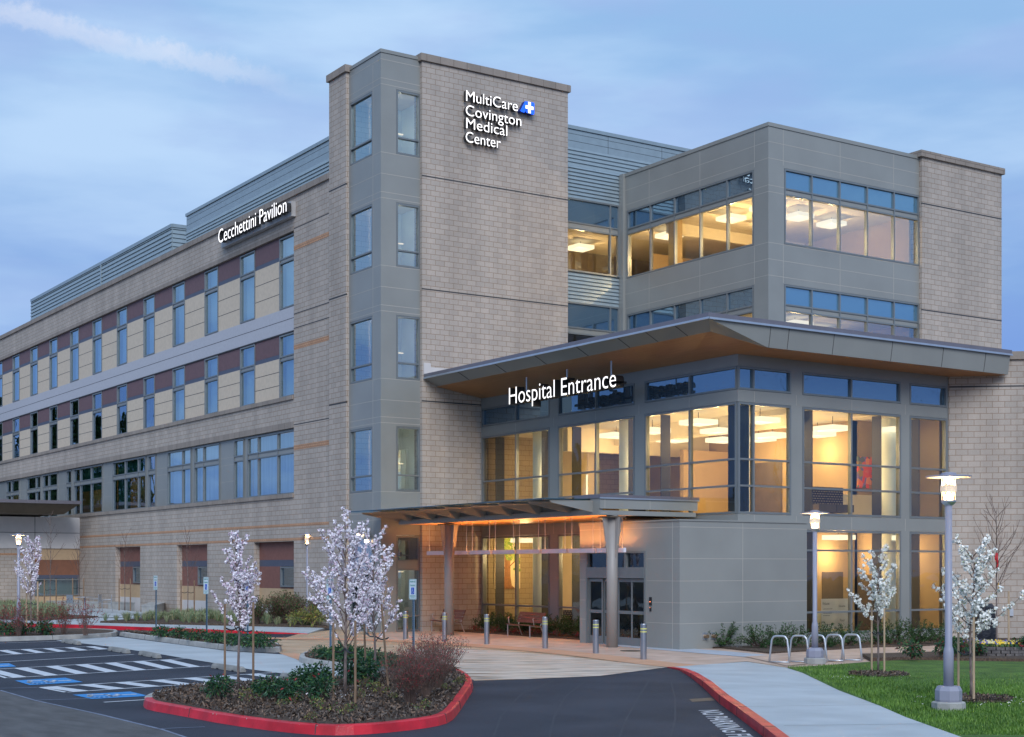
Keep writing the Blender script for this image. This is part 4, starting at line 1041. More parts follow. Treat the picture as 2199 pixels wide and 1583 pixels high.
def lettering(parent, txt, P, width, size, extr=0.0, off=0.0, mats=None, name='letter', single=False):
    """P(x, y, z) maps text space (metres) to world. size = em height factor, width = total width"""
    xs, tot = advance(txt); kx = width/tot; allb = MB(); out = []
    for ch, x0 in zip(txt, xs):
        if ch == ' ': continue
        V, F_, Nz = glyph(ch, extr/size, off); b = allb if single else MB(); n = len(b.v)
        b.v += [P((p[0]+x0)*kx, p[1]*size, p[2]*size) for p in V]
        for f_, nz in zip(F_, Nz): b.f.append(tuple(n+i for i in f_)); b.m.append(0 if nz > .5 else 1)
        if not single: out.append(b.build(name, mats, parent, recalc=False))
    if single: out.append(allb.build(name, mats, parent, recalc=False) if parent else struct(name, allb, mats, recalc=False))
    return out
# fire lane words beside the red kerb
o0 = Vector(G(1500, 1526)); d0 = (Vector(G(1560, 1579))-o0).normalized(); u0_ = (Vector(G(1556, 1525))-o0).normalized()
lettering(None, 'NO PARKING FIRE LANE', lambda x, y, z: (o0.x+d0.x*x+u0_.x*y, o0.y+d0.y*x+u0_.y*y, .008), 6.2, .52, 0, .01, [M['line'], M['line']], name='fire_lane_words', single=True)
gr = MB(); q = GP([(1480, 1502), (1526, 1499), (1536, 1505), (1487, 1508)]); gr.ngon([(*p, .006) for p in q]); struct('drain_grate', gr, M['idark'], recalc=False)
# ================================================================== SIGNS ON THE BUILDING
LM = [M['white_em'], M['letterside']]
y0, y1 = AX(29.4, 1099), AX(29.4, 1332)
hs_ = thing('hospital_entrance_sign', 'large glowing white Hospital Entrance letters hung under the wooden canopy soffit', 'sign', (29.4, y0, 8.3))
lettering(hs_, 'Hospital Entrance', lambda x, y, z: (29.4-z, y0-x, 8.31+y), y0-y1, .885, .17, -.008, LM)
for p in (1131, 1218, 1313):
    b = MB(); y = AX(29.55, p); b.tube([(29.55, y, 8.5), (29.55, y, 9.3)], .03, 8); b.build('hanging_rod', M['alu'], hs_)
b = MB(); b.box(29.55, 29.62, y1-.05, y0+.02, 8.42, 8.50); b.build('mounting_rail', M['letterside'], hs_)
ya, yb = AX(26.1, 472), AX(26.1, 619.5); za = ZA(26.1, 472.5, 524)
cs_ = thing('pavilion_sign', 'glowing white Cecchettini Pavilion letters on the top of the left wing', 'sign', (26.2, ya, za))
lettering(cs_, 'Cecchettini Pavilion', lambda x, y, z: (26.12-z, ya-x, za+y), ya-yb, .90, .11, -.006, LM)
b = MB(); b.box(26.28, 26.49, AX(26.4, 631), AX(26.4, 480), za-.12, za+.50); b.build('raceway', M['raceway'], cs_)
xm = AY(YTB, 991.5)
ms_ = thing('medical_center_sign', 'stacked glowing white MultiCare Covington Medical Center letters with blue logo on the tower', 'sign', (xm, YTB, 18))
for txt, px1, py0 in (('MultiCare', 1104.5, 220), ('Covington', 1112, 251), ('Medical', 1082, 278.5), ('Center', 1068, 308)):
    zz = ZB(YTB, 993, py0); x1 = AY(YTB, px1)
    lettering(ms_, txt, lambda x, y, z: (xm+x, YTB-.16-z, zz+y), x1-xm, .60, .09, -.008, LM)
def extr(poly, y0_, y1_, m0, m1, parent, name, mats):
    b = MB(); n = len(poly); F_ = [(x, y0_, z) for x, z in poly]; Bk = [(x, y1_, z) for x, z in poly]
    b.ngon(F_, 0); b.ngon(Bk[::-1], 1)
    for i in range(n): j = (i+1) % n; b.quad(F_[i], F_[j], Bk[j], Bk[i], 1)
    return b.build(name, mats, parent, recalc=False)
def T_(px, py): return (AY(YTB, px), ZB(YTB, px, py))
LG = [M['bluelogo'], mat('logo_side', (.01, .03, .2))]
for i, pp in enumerate(([(1120, 221), (1127, 222), (1120.5, 243.5), (1118, 245.5), (1111, 243), (1110, 241)], [(1128.5, 223.5), (1130, 222.5), (1138, 224), (1140, 226), (1139.8, 248), (1138, 250), (1131.5, 248.5), (1131, 247), (1124, 246), (1122, 244.5), (1124, 236)])):
    extr([T_(*p) for p in pp], YTB-.25, YTB-.03, 0, 1, ms_, 'logo_shape', LG)
cx, cz = T_(1128.9, 235); hw, tw = .22, .065
extr([(cx-tw, cz-hw), (cx+tw, cz-hw), (cx+tw, cz-tw), (cx+hw*.85, cz-tw), (cx+hw*.85, cz+tw), (cx+tw, cz+tw), (cx+tw, cz+hw), (cx-tw, cz+hw), (cx-tw, cz+tw), (cx-hw*.85, cz+tw), (cx-hw*.85, cz-tw), (cx-tw, cz-tw)], YTB-.27, YTB-.2, 0, 1, ms_, 'white_cross', LM)
# ================================================================== ENTRANCE CANOPY
CX, CYc, CXE, CYF = 26.9, 35.84, 30.7, 48.3
cn = thing('entrance_canopy', 'low flat entrance canopy with glass fins and lit wood soffit on two columns', 'canopy', (27.7, 41, 0))
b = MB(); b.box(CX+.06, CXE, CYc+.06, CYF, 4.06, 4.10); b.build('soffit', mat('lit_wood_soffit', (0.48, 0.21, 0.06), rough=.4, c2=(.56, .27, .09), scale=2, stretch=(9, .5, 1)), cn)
b = MB()
b.box(CX, CXE+.05, CYc, CYc+.06, 4.24, 4.56); b.box(CX+.02, CXE, CYc+.02, CYc+.5, 4.05, 4.19)
b.box(CX, CX+.06, CYc+.06, CYF, 4.05, 4.19, 0); b.box(CX+.10, CX+.14, CYc+.06, CYF, 4.19, 4.55, 0); b.box(CX, CX+.12, CYc+.06, CYF, 4.19, 4.22, 0)
b.box(CX, CXE, CYF, CYF+.05, 4.05, 4.5)
b.box(CX+.14, CXE, CYc+.5, CYF, 4.10, 4.19); b.box(CX, CX+.06, CYc+.06, CYc+.5, 4.22, 4.56)
for px in (1299, 1396): x = AY(CYc, px); b.box(x-.01, x+.01, CYc-.003, CYc+.01, 4.25, 4.56, 1)
b.build('beam', [M['panel'], M['joint']], cn)
b = MB(); b.box(CX-.03, CXE+.1, CYc-.03, CYc+1.3, 4.56, 4.67); b.box(CX-.04, CXE+.1, CYc-.045, CYc-.03, 4.54, 4.58, 1); b.build('roof_cap', [M['cap'], M['alu']], cn)
for px in (764, 806, 853, 904, 958, 1015, 1075, 1139, 1201):
    y = AX(25.4, px); b = MB()
    if y < CYc+.3: y = CYc+.4
    y = min(y, CYF-.02)
    b.hexa([(25.38, y-.006, 4.40), (CX+.1, y-.006, 4.12), (CX+.1, y+.006, 4.12), (25.38, y+.006, 4.40), (25.3, y-.02, 4.46), (CX+.1, y-.02, 4.50), (CX+.1, y+.02, 4.50), (25.3, y+.02, 4.46)])
    b.build('fin', M['panel'], cn)
b = MB(); b.hexa([(25.05, CYc+.3, 4.49), (CXE, CYc+1.3, 4.60), (CXE, CYF+.7, 4.60), (25.05, CYF+.7, 4.49), (25.05, CYc+.3, 4.52), (CXE, CYc+1.3, 4.63), (CXE, CYF+.7, 4.63), (25.05, CYF+.7, 4.52)]); b.build('glass_roof', M['canopyglass'], cn)
for px, py in ((964.5, 1365), (1314.5, 1388.6)):
    x, y = 27.5, AX(27.5, px); b = MB(); b.lathe([(.175, 0), (.175, 4.05)], (x, y, 0), 28)
    c_ = b.build('column', M['column'], cn, smooth=True)
    b = MB()
    for (ax, ay_) in ((1, 0), (-1, 0), (0, 1), (0, -1)):
        px_, py_ = -ay_, ax; t = .018
        pts = []
        for zz, r in ((2.72, .17), (2.85, .20), (3.98, .37), (3.98, .1), (2.72, .1)): pts.append((x+ax*r, y+ay_*r, zz))
        A_ = [(p[0]+px_*t, p[1]+py_*t, p[2]) for p in pts]; B_ = [(p[0]-px_*t, p[1]-py_*t, p[2]) for p in pts]
        b.ngon(A_); b.ngon(B_[::-1])
        for i in range(5): j = (i+1) % 5; b.quad(A_[i], A_[j], B_[j], B_[i])
    b.box(x-.3, x+.3, y-.3, y+.3, 3.98, 4.02, 1)
    b.build('bracket', [M['column'], M['idark']], c_)
M['barglow'] = emitmat('uplight_glow', (1.0, 0.42, 0.12), 70)
M['barpaint'] = mat('pale_bar_paint', (.72, .70, .78), rough=.45, var=.02)
barpx = [(921, 946), (974, 1011), (1019, 1068), (1071.5, 1123), (1126.5, 1181), (1186.5, 1243), (1253, 1297), (1327, 1377)]
yq = 48.05
bl = (yq-35.88)/8
names = ['first', 'second', 'third', 'fourth', 'fifth', 'sixth', 'seventh', 'eighth', 'ninth', 'tenth', 'eleventh', 'twelfth', 'thirteenth', 'fourteenth', 'fifteenth', 'sixteenth', 'seventeenth', 'eighteenth', 'nineteenth', 'twentieth']
for i in range(8):
    ya_ = yq-i*bl; yb_ = ya_-bl+.14; X_ = 27.98
    t = thing('pendant_light', names[i]+' hanging bar light from the left under the entrance canopy', 'pendant light', (X_, (ya_+yb_)/2, 2.94), 'bar lights under the entrance canopy')
    b = MB(); b.box(X_-.05, X_+.05, yb_, ya_, 2.92, 3.02); b.box(X_-.05, X_-.044, yb_, ya_, 3.02, 3.06); b.box(X_+.044, X_+.05, yb_, ya_, 3.02, 3.06); b.box(X_-.044, X_+.044, yb_, yb_+.006, 3.02, 3.06); b.box(X_-.044, X_+.044, ya_-.006, ya_, 3.02, 3.06); b.build('bar', M['barpaint'], t)
    b = MB(); b.quad((X_-.04, yb_+.02, 3.03), (X_+.04, yb_+.02, 3.03), (X_+.04, ya_-.02, 3.03), (X_-.04, ya_-.02, 3.03)); b.build('glowing_top', M['barglow'], t, recalc=False)
    for yy in (ya_-.12, yb_+.12):
        b = MB(); b.tube([(X_, yy, 3.06), (X_, yy, 4.058)], .009, 6); b.lathe([(.06, 4.045), (.06, 4.058)], (X_, yy, 0), 12); b.build('rod', M['alu'], t)
# ================================================================== INTERIOR FURNISHINGS
def sq(x, y, z, s, label, group, en=58):
    t = thing('ceiling_light', label, 'ceiling light', (x, y, z), group)
    b = MB(); b.box(x-s/2, x+s/2, y-s/2, y+s/2, z, z+.16); b.build('diffuser', M['lamp'], t)
    b = MB(); b.tube([(x, y, z+.2), (x, y, z+.5)], .012, 5); b.build('cord', M['idark'], t)
    li = D.lights.new('fixture_light', 'POINT'); li.energy = en; li.color = (1, .64, .30); li.shadow_soft_size = .02
    lo = D.objects.new('fixture_light', li); col.objects.link(lo); lo.parent = t; lo.location = (0, 0, -.55)
def proj(x, y): d = x*SN+y*CS; return (x*CS-y*SN)/d
lob_l = [(32.3, 37.6, 7.2), (33.9, 38.4, 7.05), (32.6, 40.4, 7.15), (34.4, 41.4, 7.0), (33.0, 43.0, 7.2), (32.4, 45.6, 6.9), (34.9, 36.0, 7.15), (36.8, 35.9, 7.1), (36.2, 38.2, 7.0), (38.0, 37.8, 7.1), (36.4, 41.0, 7.05), (39.4, 35.6, 7.15), (33.2, 35.6, 7.15), (37.6, 40.4, 7.1)]
for i, p in enumerate(sorted(lob_l, key=lambda q: proj(q[0], q[1]))): sq(*p, .92, names[i]+' square glowing light from the left inside the glass lobby', 'square lights in the lobby')
up_l = [(39.4, 42.0, 16.15), (39.4, 43.9, 16.15), (41.4, 42.2, 16.15), (41.6, 44.2, 16.15), (39.3, 47.6, 16.15), (37.6, 51.5, 16.15), (43.4, 42.4, 16.15)]
for i, p in enumerate(sorted(up_l, key=lambda q: proj(q[0], q[1]))): sq(*p, .85, names[i]+' square glowing light from the left in the top corner room', 'square lights in the top corner room', 95)
up2 = [(41.0, 42.0, 11.85), (43.2, 43.0, 11.85), (39.4, 46, 11.85)]
for i, p in enumerate(sorted(up2, key=lambda q: proj(q[0], q[1]))): sq(*p, 1.0, names[i]+' square glowing light from the left in the room just above the canopy', 'square lights above the canopy')
dl = [(32.3, 42.4, 3.72), (32.0, 47.5, 3.72), (35.4, 36.2, 3.70), (37.2, 36.0, 3.70), (39.6, 35.8, 3.70), (33.4, 40.5, 3.70), (33.4, 37.5, 3.70)]
for i, p in enumerate(sorted(dl, key=lambda q: proj(q[0], q[1]))): sq(p[0], p[1], p[2]-.3, .8, names[i]+' light from the left in the ground floor reception', 'ground floor reception lights', 75)
b = MB(); b.box(32.55, 32.6, 44.2, 44.25, 4.6, 5.9); tag(b.build('tube_light', M['lamp']), 'slim vertical glowing tube in the upper lobby', 'tube light')
pn = thing('poppy_painting', 'square canvas of orange and red flowers hung in the upper lobby', 'painting', (AY(YG+2.55, 1842), YG+2.55, 5.0))
xa, xb = AY(YG+2.55, 1841), AY(YG+2.55, 1895)
b = MB(); b.box(xa, xb, YG+2.5, YG+2.58, 5.25, 6.35)
pm, nt, P_, out = newmat('flower_canvas')
n = nt.nodes.new('ShaderNodeTexVoronoi'); n.inputs['Scale'].default_value = 5.5; r = nt.nodes.new('ShaderNodeValToRGB'); tcn = nt.nodes.new('ShaderNodeTexCoord')
nt.links.new(tcn.outputs['Object'], n.inputs[0]); e = r.color_ramp.elements
for _ in range(4): e.new(.5)
for k, (p, c_) in zip(e, [(0, (.9, .12, .03)), (.25, (.8, .08, .05)), (.45, (.85, .3, .1)), (.6, (.12, .2, .05)), (.8, (.25, .15, .4)), (1, (.1, .15, .1))]): k.position = p; k.color = (*c_, 1)
sx = nt.nodes.new('ShaderNodeSeparateColor'); nt.links.new(n.outputs['Color'], sx.inputs[0]); nt.links.new(sx.outputs[0], r.inputs[0]); nt.links.new(r.outputs[0], P_.inputs['Base Color'])
b.build('canvas', pm, pn)
# tree mural panel in the lobby, seen from outside
yt = YTB-.10
xa, xb = AY(yt, 1062), AY(yt, 1117)
tm = thing('tree_mural', 'painted tree with brown trunk and green leaves on a lobby panel', 'mural', (xa, yt, 1.6))
b = MB(); b.box(xa, xb, yt, yt+.04, 1.62, 3.68); b.build('mural_panel', M['iwall2'], tm)
xc = (xa+xb)/2; b = MB(); Y_ = yt-.012
prof = [(1.62, .36), (1.75, .2), (2.1, .14), (2.6, .13), (2.9, .17), (3.2, .26)]
for (z0, w0), (z1, w1) in zip(prof, prof[1:]): b.quad((xc-w0, Y_, z0), (xc+w0, Y_, z0), (xc+w1, Y_, z1), (xc-w1, Y_, z1))
b.tube([(xc+.1, Y_, 2.5), (xc+.4, Y_, 2.75)], .025, 4); b.tube([(xc-.1, Y_, 2.4), (xc-.42, Y_, 2.75)], .025, 4)
b.build('painted_trunk', mat('mural_brown', (.30, .13, .045), var=.25, scale=8), tm, recalc=False)
b = MB(); rr = random.Random(3)
for i in range(260):
    a = rr.uniform(-.55, .55); z = rr.uniform(2.75, 3.66) - (.4 if abs(a) > .3 and rr.random() < .4 else 0); s_ = rr.uniform(.03, .08)
    b.ngon([(xc+a+s_*math.cos(k*1.05), Y_-.004-i*.0001, z+s_*math.sin(k*1.05)) for k in range(6)], rr.randint(0, 1))
b.build('painted_leaves', [mat('mural_green', (.16, .26, .04)), mat('mural_light_green', (.35, .42, .07))], tm, recalc=False)
# reception desk and paper signs
dx0, dx1 = AY(YG+.9, 1762), AY(YG+.9, 1827)
ds = thing('reception_desk', 'reception counter behind the ground floor glass with a wooden top', 'desk', (dx0, YG+.9, 0))
b = MB(); b.box(AY(YG+.9, 1725), dx1, YG+.9, YG+1.5, 0.02, 1.0); b.build('counter_front', M['iwall2'], ds)
b = MB(); b.box(AY(YG+.9, 1725)-.1, AY(YG+.9, 1742), YG+.8, YG+1.55, 1.0, 1.08); b.build('counter_top', M['benchwood'], ds)
INK = [mat('marker_ink', (.01, .02, .03))]*2
pg = thing('paper_banner', 'large handwritten paper banner taped to the reception counter', 'poster', (dx0, YG+.88, .7))
b = MB(); b.box(dx0, dx1, YG+.86, YG+.875, .42, 1.42); b.build('paper', M['offwhite'], pg)
for txt, px, zz, sz, wd in (('Welcome', 1766, 1.22, .14, .32), ('to the hospital', 1768, 1.10, .06, .36), ('Executive', 1801, 1.14, .11, .3), ('Floor', 1803, .66, .13, .24), ('please sign in', 1767, .94, .06, .34)):
    if txt in ('to the hospital', 'please sign in'): continue
    xx = AY(YG+.86, px); lettering(pg, txt, lambda x, y, z: (xx+x, YG+.855, zz+y), wd, sz, 0, 0, INK, name='handwriting', single=True)
b = MB()
for r_i, zz in enumerate((1.08, .94, .86, .56)):
    b.box(dx0+.08, dx0+.08+(.42, .4, .3, .38)[r_i], YG+.853, YG+.856, zz, zz+.012)
b.build('handwriting', INK[0], pg)
# chairs with a pattern (upper lobby)
for k, px in enumerate((1752, 1790)):
    x = AY(YG+1.5, px); t = thing('lounge_chair', ('left patterned lounge chair on the upper lobby floor', 'right patterned lounge chair on the upper lobby floor')[k], 'chair', (x, YG+1.4, 4.12), 'lounge chairs upstairs')
    b = MB(); b.box(x-.35, x+.45, YG+1.0, YG+1.6, 4.3, 4.55); b.build('seat', M['idark'], t)
    b = MB(); b.box(x-.35, x+.45, YG+1.5, YG+1.62, 4.55, 5.15); b.build('backrest', brickmat('lattice_fabric', (.35, .25, .12), (.3, .2, .1), (.03, .02, .02), bw=.12, rh=.08, ms=.025), t)
lc = [o for o in D.objects if o.get('group') == 'lounge chairs upstairs'][0]
for k, (x, y, a) in enumerate(((31.9, 39.6, 1.6), (32.0, 40.9, 1.5), (32.1, 44.6, 1.7))):
    c_ = copy_thing(lc, (x, y, 0), 0, names[k]+' patterned lounge chair from the right on the ground floor behind the shrubs', 'lounge chairs downstairs')
    c_.rotation_euler = (0, 0, a); c_.location = (x, y, -.15)
ex = MB(); ex.box(35.4, 35.45, 39.0, 39.35, 5.9, 6.08); tag(ex.build('exit_sign', M['exitgreen']), 'small green lit exit sign deep inside the upper lobby', 'exit sign')
# ================================================================== STREET FURNITURE
def lamp_post():
    t = thing('street_lamp', 'x', 'street lamp', (0, 0, 0), 'disc topped street lamps')
    b = MB(); b.lathe([(.27, 0), (.27, .13), (.245, .15)], n=8); b.build('footing', M['kerbconc'], t)
    b = MB(); b.lathe([(.205, .15), (.215, .18), (.215, .33), (.18, .40), (.09, .405)], n=8); b.build('base_cover', M['polepaint'], t)
    b = MB(); b.lathe([(.082, .4), (.082, .95), (.075, 1.0), (.058, 1.06), (.056, 3.36)], n=20); b.build('pole', M['polepaint'], t, smooth=True)
    b = MB(); b.lathe([(.056, 3.34), (.085, 3.36), (.12, 3.40), (.12, 3.425), (.06, 3.43)], n=20); b.build('collar', M['alu'], t)
    b = MB(); b.lathe([(.105, 3.43), (.105, 3.80)], n=20); b.lathe([(.100, 3.43), (.100, 3.80)], n=20)
    b.build('glass_cylinder', glass_l, t, smooth=True)
    b = MB(); b.lathe([(.125, 3.56), (.132, 3.57), (.132, 3.66), (.125, 3.67)], n=20); b.build('band', M['white_em_dim'], t)
    b = MB()
    b.lathe([(.085, 3.44), (.03, 3.55), (.012, 3.56)], n=16); b.lathe([(.012, 3.70), (.04, 3.72), (.085, 3.79)], n=16); b.build('reflector_glow', M['lamphot'], t)
    b = MB()
    for k in range(4): a = k*math.pi/2+.4; b.tube([(.112*math.cos(a), .112*math.sin(a), 3.42), (.112*math.cos(a), .112*math.sin(a), 3.81)], .006, 5)
    b.build('rod', M['alu'], t)
    b = MB(); b.lathe([(.36, 3.80), (.36, 3.825), (.12, 3.845), (.12, 3.87), (.05, 3.885), (.0001, 3.885)], n=36); b.lathe([(.0001, 3.795), (.355, 3.798)], n=36, m=1); b.build('disc', [M['polepaint'], M['discglow']], t)
    li = D.lights.new('lantern_light', 'POINT'); li.energy = 70; li.color = (1, .72, .42); li.shadow_soft_size = .08
    lo = D.objects.new('lantern_light', li); col.objects.link(lo); lo.parent = t; lo.location = (0, 0, 3.687)
    return t
glass_l = glassmat('lantern_glass', (.96, .93, .88), .02, wav=0)
M['white_em_dim'] = mat('lantern_band', (.7, .62, .52), rough=.5, emit=(1, .75, .5), es=.25)
M['discglow'] = mat('lit_disc_underside', (.75, .7, .62), rough=.5)
L0 = lamp_post()
lamps = [((2037, 1526), .12, 'tall grey street lamp with lit lantern standing on the lawn at the right'),
         ((1750, 1425), .02, 'grey street lamp with lit lantern standing among the bicycle racks'),
         ((661, 1347), .0, 'grey street lamp with lit lantern between the two pink blossom trees, before the block wall'),
         ((40, 1345), .0, 'grey street lamp with lit lantern at the far left behind the blossom sapling')]
for i, (p, z, lab) in enumerate(lamps):
    x, y = G(p[0], p[1], z)
    if i == 0: L0.location = (x, y, z); L0['label'] = lab
    else: copy_thing(L0, (x, y, z), 0, lab)
# lantern_light copies: fine, copied by copy_thing with its parent
def bollard():
    t = thing('bollard', 'x', 'bollard', (0, 0, 0), 'steel bollards along the entrance')
    b = MB(); b.lathe([(.085, 0), (.085, .93), (.078, .945), (.0001, .945)], n=28); b.build('post', M['steel'], t, smooth=False)
    for z in (.80, .72):
        b = MB(); b.lathe([(.087, z), (.087, z+.03)], n=28); b.build('reflective_band', M['yellow'], t)
    return t
M['yellow'] = mat('yellow_reflective', (.62, .60, .18), rough=.5, var=.05)
B0 = bollard()
bp = [(787, 1363), (871, 1373), (955, 1378), (1045.5, 1384), (1170.5, 1393), (1279.5, 1404), (1382, 1417.5)]
for i, p in enumerate(bp):
    x, y = G(*p); lab = names[i]+' steel bollard from the left in the entrance row'
    if i == 0: B0.location = (x, y, .015); B0['label'] = lab
    else: copy_thing(B0, (x, y, .015), 0, lab)
# benches
def bench():
    t = thing('bench', 'x', 'bench', (0, 0, 0), 'red slatted benches at the entrance')
    L_ = .9
    for k in range(4):
        b = MB(); b.box(.0+k*.115, .10+k*.115, -L_, L_, .42-k*.012, .445-k*.012); b.build('seat_slat', M['benchwood'], t)
    for k in range(3):
        x0 = .45+k*.05; z0 = .50+k*.125
        b = MB(); b.hexa([(x0, -L_, z0), (x0+.03, -L_, z0-.008), (x0+.03, L_, z0-.008), (x0, L_, z0), (x0+.045, -L_, z0+.11), (x0+.075, -L_, z0+.10), (x0+.075, L_, z0+.10), (x0+.045, L_, z0+.11)]); b.build('back_slat', M['benchwood'], t)
    for s in (-1, 1):
        y = s*(L_-.12)
        b = MB(); b.tube([(.03, y, 0), (.03, y, .42)], .022, 6); b.build('leg', M['alu'], t)
        b = MB(); b.tube([(.62, y, 0), (.46, y, .40), (.50, y, .52), (.62, y, .86)], .02, 6); b.build('leg', M['alu'], t)
        b = MB(); b.tube([(.03, y, .405), (.46, y, .37)], .018, 6); b.build('rail', M['alu'], t)
        b = MB(); b.tube([(.14, s*(L_-.03), .43), (.10, s*(L_-.03), .66), (.14, s*(L_-.03), .68)], .02, 6); b.build('armrest', M['alu'], t)
    return t
b1 = bench(); b1.location = (28.35, 47.75, .015); b1.rotation_euler = (0, 0, R(-4)); b1['label'] = 'red slatted bench partly behind the canopy column, left of the pair'
copy_thing(b1, (28.75, 43.1, .015), R(-4), 'red slatted bench before the shrubs, right of the pair, with a bollard in front')
# bicycle rack: five rounded loops
def loop():
    t = MB()
    w, h = .25, .69
    pts = [(-w-.02, 0, .03), (-w, 0, .2), (-w+.05, 0, h-.09), (-w+.10, 0, h-.015), (-w+.16, 0, h), (w-.16, 0, h), (w-.10, 0, h-.015), (w-.05, 0, h-.09), (w, 0, .2), (w+.02, 0, .03)]
    t.tube(pts, .026, 8); t.tube([(-w-.02, 0, .03), (w+.02, 0, .03)], .022, 8)
    return tag(t.build('bicycle_rack', M['alu'], smooth=True), 'x', 'bicycle rack', 'bicycle rack loops')
r0 = loop(); rp = [(1674, 1423.5), (1716, 1422.5), (1754, 1421), (1791, 1420), (1829, 1419)]
for i, p in enumerate(rp):
    x, y = G(*p, .03); o = r0 if i == 0 else r0.copy()
    if i: col.objects.link(o)
    o.location = (x, y, .02); o.rotation_euler = (0, 0, -YAW+R(-28)); o['label'] = names[i]+' rounded silver bicycle rack loop from the left'
# parking signs
def psign():
    t = thing('parking_sign', 'x', 'parking sign', (0, 0, 0), 'reserved parking signs')
    b = MB(); b.box(-.03, .03, .0, .012, 0, 1.72); b.box(-.03, -.018, -.0, .03, 0, 1.72); b.box(.018, .03, 0, .03, 0, 1.72)
    for k in range(30): b.box(-.007, .007, -.003, -.0005, .12+k*.05, .138+k*.05, 1)
    b.build('post', [M['galv'], M['black']], t)
    b = MB(); w, h0, h1, r = .15, 1.58, 2.12, .03
    pts = []
    for cx_, cz_, a0 in ((w-r, h0+r, -90), (w-r, h1-r, 0), (-w+r, h1-r, 90), (-w+r, h0+r, 180)):
        for k in range(5): a = R(a0+k*22.5); pts.append((cx_+r*math.cos(a), cz_+r*math.sin(a)))
    n = len(pts); F_ = [(x, -.012, z) for x, z in pts]; Bk = [(x, -.004, z) for x, z in pts]
    b.ngon(F_, 0); b.ngon(Bk[::-1], 1)
    for i in range(n): j = (i+1) % n; b.quad(F_[i], F_[j], Bk[j], Bk[i], 1)
    ins = [(x*.93, (z-1.85)*.965+1.85) for x, z in pts]; i2 = [(x*.87, (z-1.85)*.935+1.85) for x, z in pts]
    for i in range(n): j = (i+1) % n; b.quad((ins[i][0], -.0135, ins[i][1]), (ins[j][0], -.0135, ins[j][1]), (i2[j][0], -.0135, i2[j][1]), (i2[i][0], -.0135, i2[i][1]), 2)
    sg = b.build('plate', [M['signwhite'], M['alu'], M['signgreen']], t, recalc=False)
    b = MB(); b.quad((-.062, -.0135, 1.72), (.062, -.0135, 1.72), (.062, -.0135, 1.895), (-.062, -.0135, 1.895)); isa(b, lambda x, y: (-.06+x*.12, -.0145, 1.725+y*.165), 1); b.build('symbol', [M['signblue'], M['signwhite']], sg, recalc=False)
    lettering(sg, 'RESERVED', lambda x, y, z: (-.115+x, -.0145, 2.03+y), .23, .062, 0, .02, [M['signgreen']]*2, name='word', single=True)
    lettering(sg, 'PARKING', lambda x, y, z: (-.10+x, -.0145, 1.93+y), .20, .062, 0, .02, [M['signgreen']]*2, name='word', single=True)
    b = MB()
    for zz, ww in ((1.68, .11), (1.65, .11), (1.62, .08)): b.box(-ww, ww, -.0145, -.0135, zz, zz+.011)
    b.build('small_print', M['signgreen'], sg)
    return t
M['signwhite'] = mat('sign_white', (.62, .68, .72), rough=.5, var=.03); M['signgreen'] = mat('sign_green', (.02, .26, .20), rough=.5); M['signblue'] = mat('sign_blue', (.01, .08, .5), rough=.5)
S0 = psign()
sp_ = [((334.5, 1353), 'in the planter strip at the far left'), ((443, 1378), 'in the planter strip near its middle'), ((531, 1386), 'standing behind the narrow pink blossom tree'),
       ((709, 1410), 'half hidden behind the big pink blossom tree'), ((887, 1411), 'right of the big pink blossom tree, before the lit door')]
srz = math.atan2(-.97, .17) + math.pi/2
for i, (p, d_) in enumerate(sp_):
    x, y = G(p[0], p[1], .1); lab = 'reserved parking sign '+d_
    rz_ = math.atan2(-.17, -.97)+math.pi/2
    if i == 0: S0.location = (x, y, .03); S0.rotation_euler = (0, 0, rz_); S0['label'] = lab
    else: copy_thing(S0, (x, y, .03), rz_, lab)
# wheel stops
M['stopconc'] = mat('wheel_stop_concrete', (.20, .20, .19), rough=.9, c2=(.30, .29, .27), scale=4, bump=.3)
def wstop():
    b = MB(); L_ = .9; pr = [(-.085, 0), (-.075, .06), (-.05, .12), (.05, .12), (.075, .06), (.085, 0)]
    def ring(u, s=1, k=0): return [(u, x*s, z*(1 if s == 1 else .75)) for x, z in pr]
    us = [(-L_, .8), (-L_+.1, 1), (-.52, 1), (-.40, 1), (.40, 1), (.52, 1), (L_-.1, 1), (L_, .8)]
    rs = [ring(u, s) for u, s in us]
    for A_, B_ in zip(rs, rs[1:]):
        for i in range(5): b.quad(A_[i], A_[i+1], B_[i+1], B_[i])
    b.ngon(rs[0]); b.ngon(rs[-1][::-1]); 
    for u in (-.46, .46): b.box(u-.06, u+.06, -.088, .088, .0, .025, 1)
    return tag(b.build('wheel_stop', [M['stopconc'], M['black']]), 'x', 'wheel stop', 'concrete wheel stops')
w0 = wstop()
ws = [((127, 1379), (180, 1387)), ((226, 1396), (287, 1406)), ((290, 1405), (355, 1417)), ((450, 1434), (532, 1446)), ((607, 1457), (670, 1468))]
for i, (a, b_2) in enumerate(ws):
    a, b_2 = Vector(G(*a)), Vector(G(*b_2)); c = (a+b_2)/2; o = w0 if i == 0 else w0.copy()
    if i: col.objects.link(o)
    dd_ = b_2-a; o.location = (c.x, c.y, .012); o.rotation_euler = (0, 0, math.atan2(dd_.y, dd_.x)); o.scale = (min(1.0, dd_.length/1.8+.02), 1, 1)
    o['label'] = names[i]+' concrete wheel stop from the left in the parking bays'
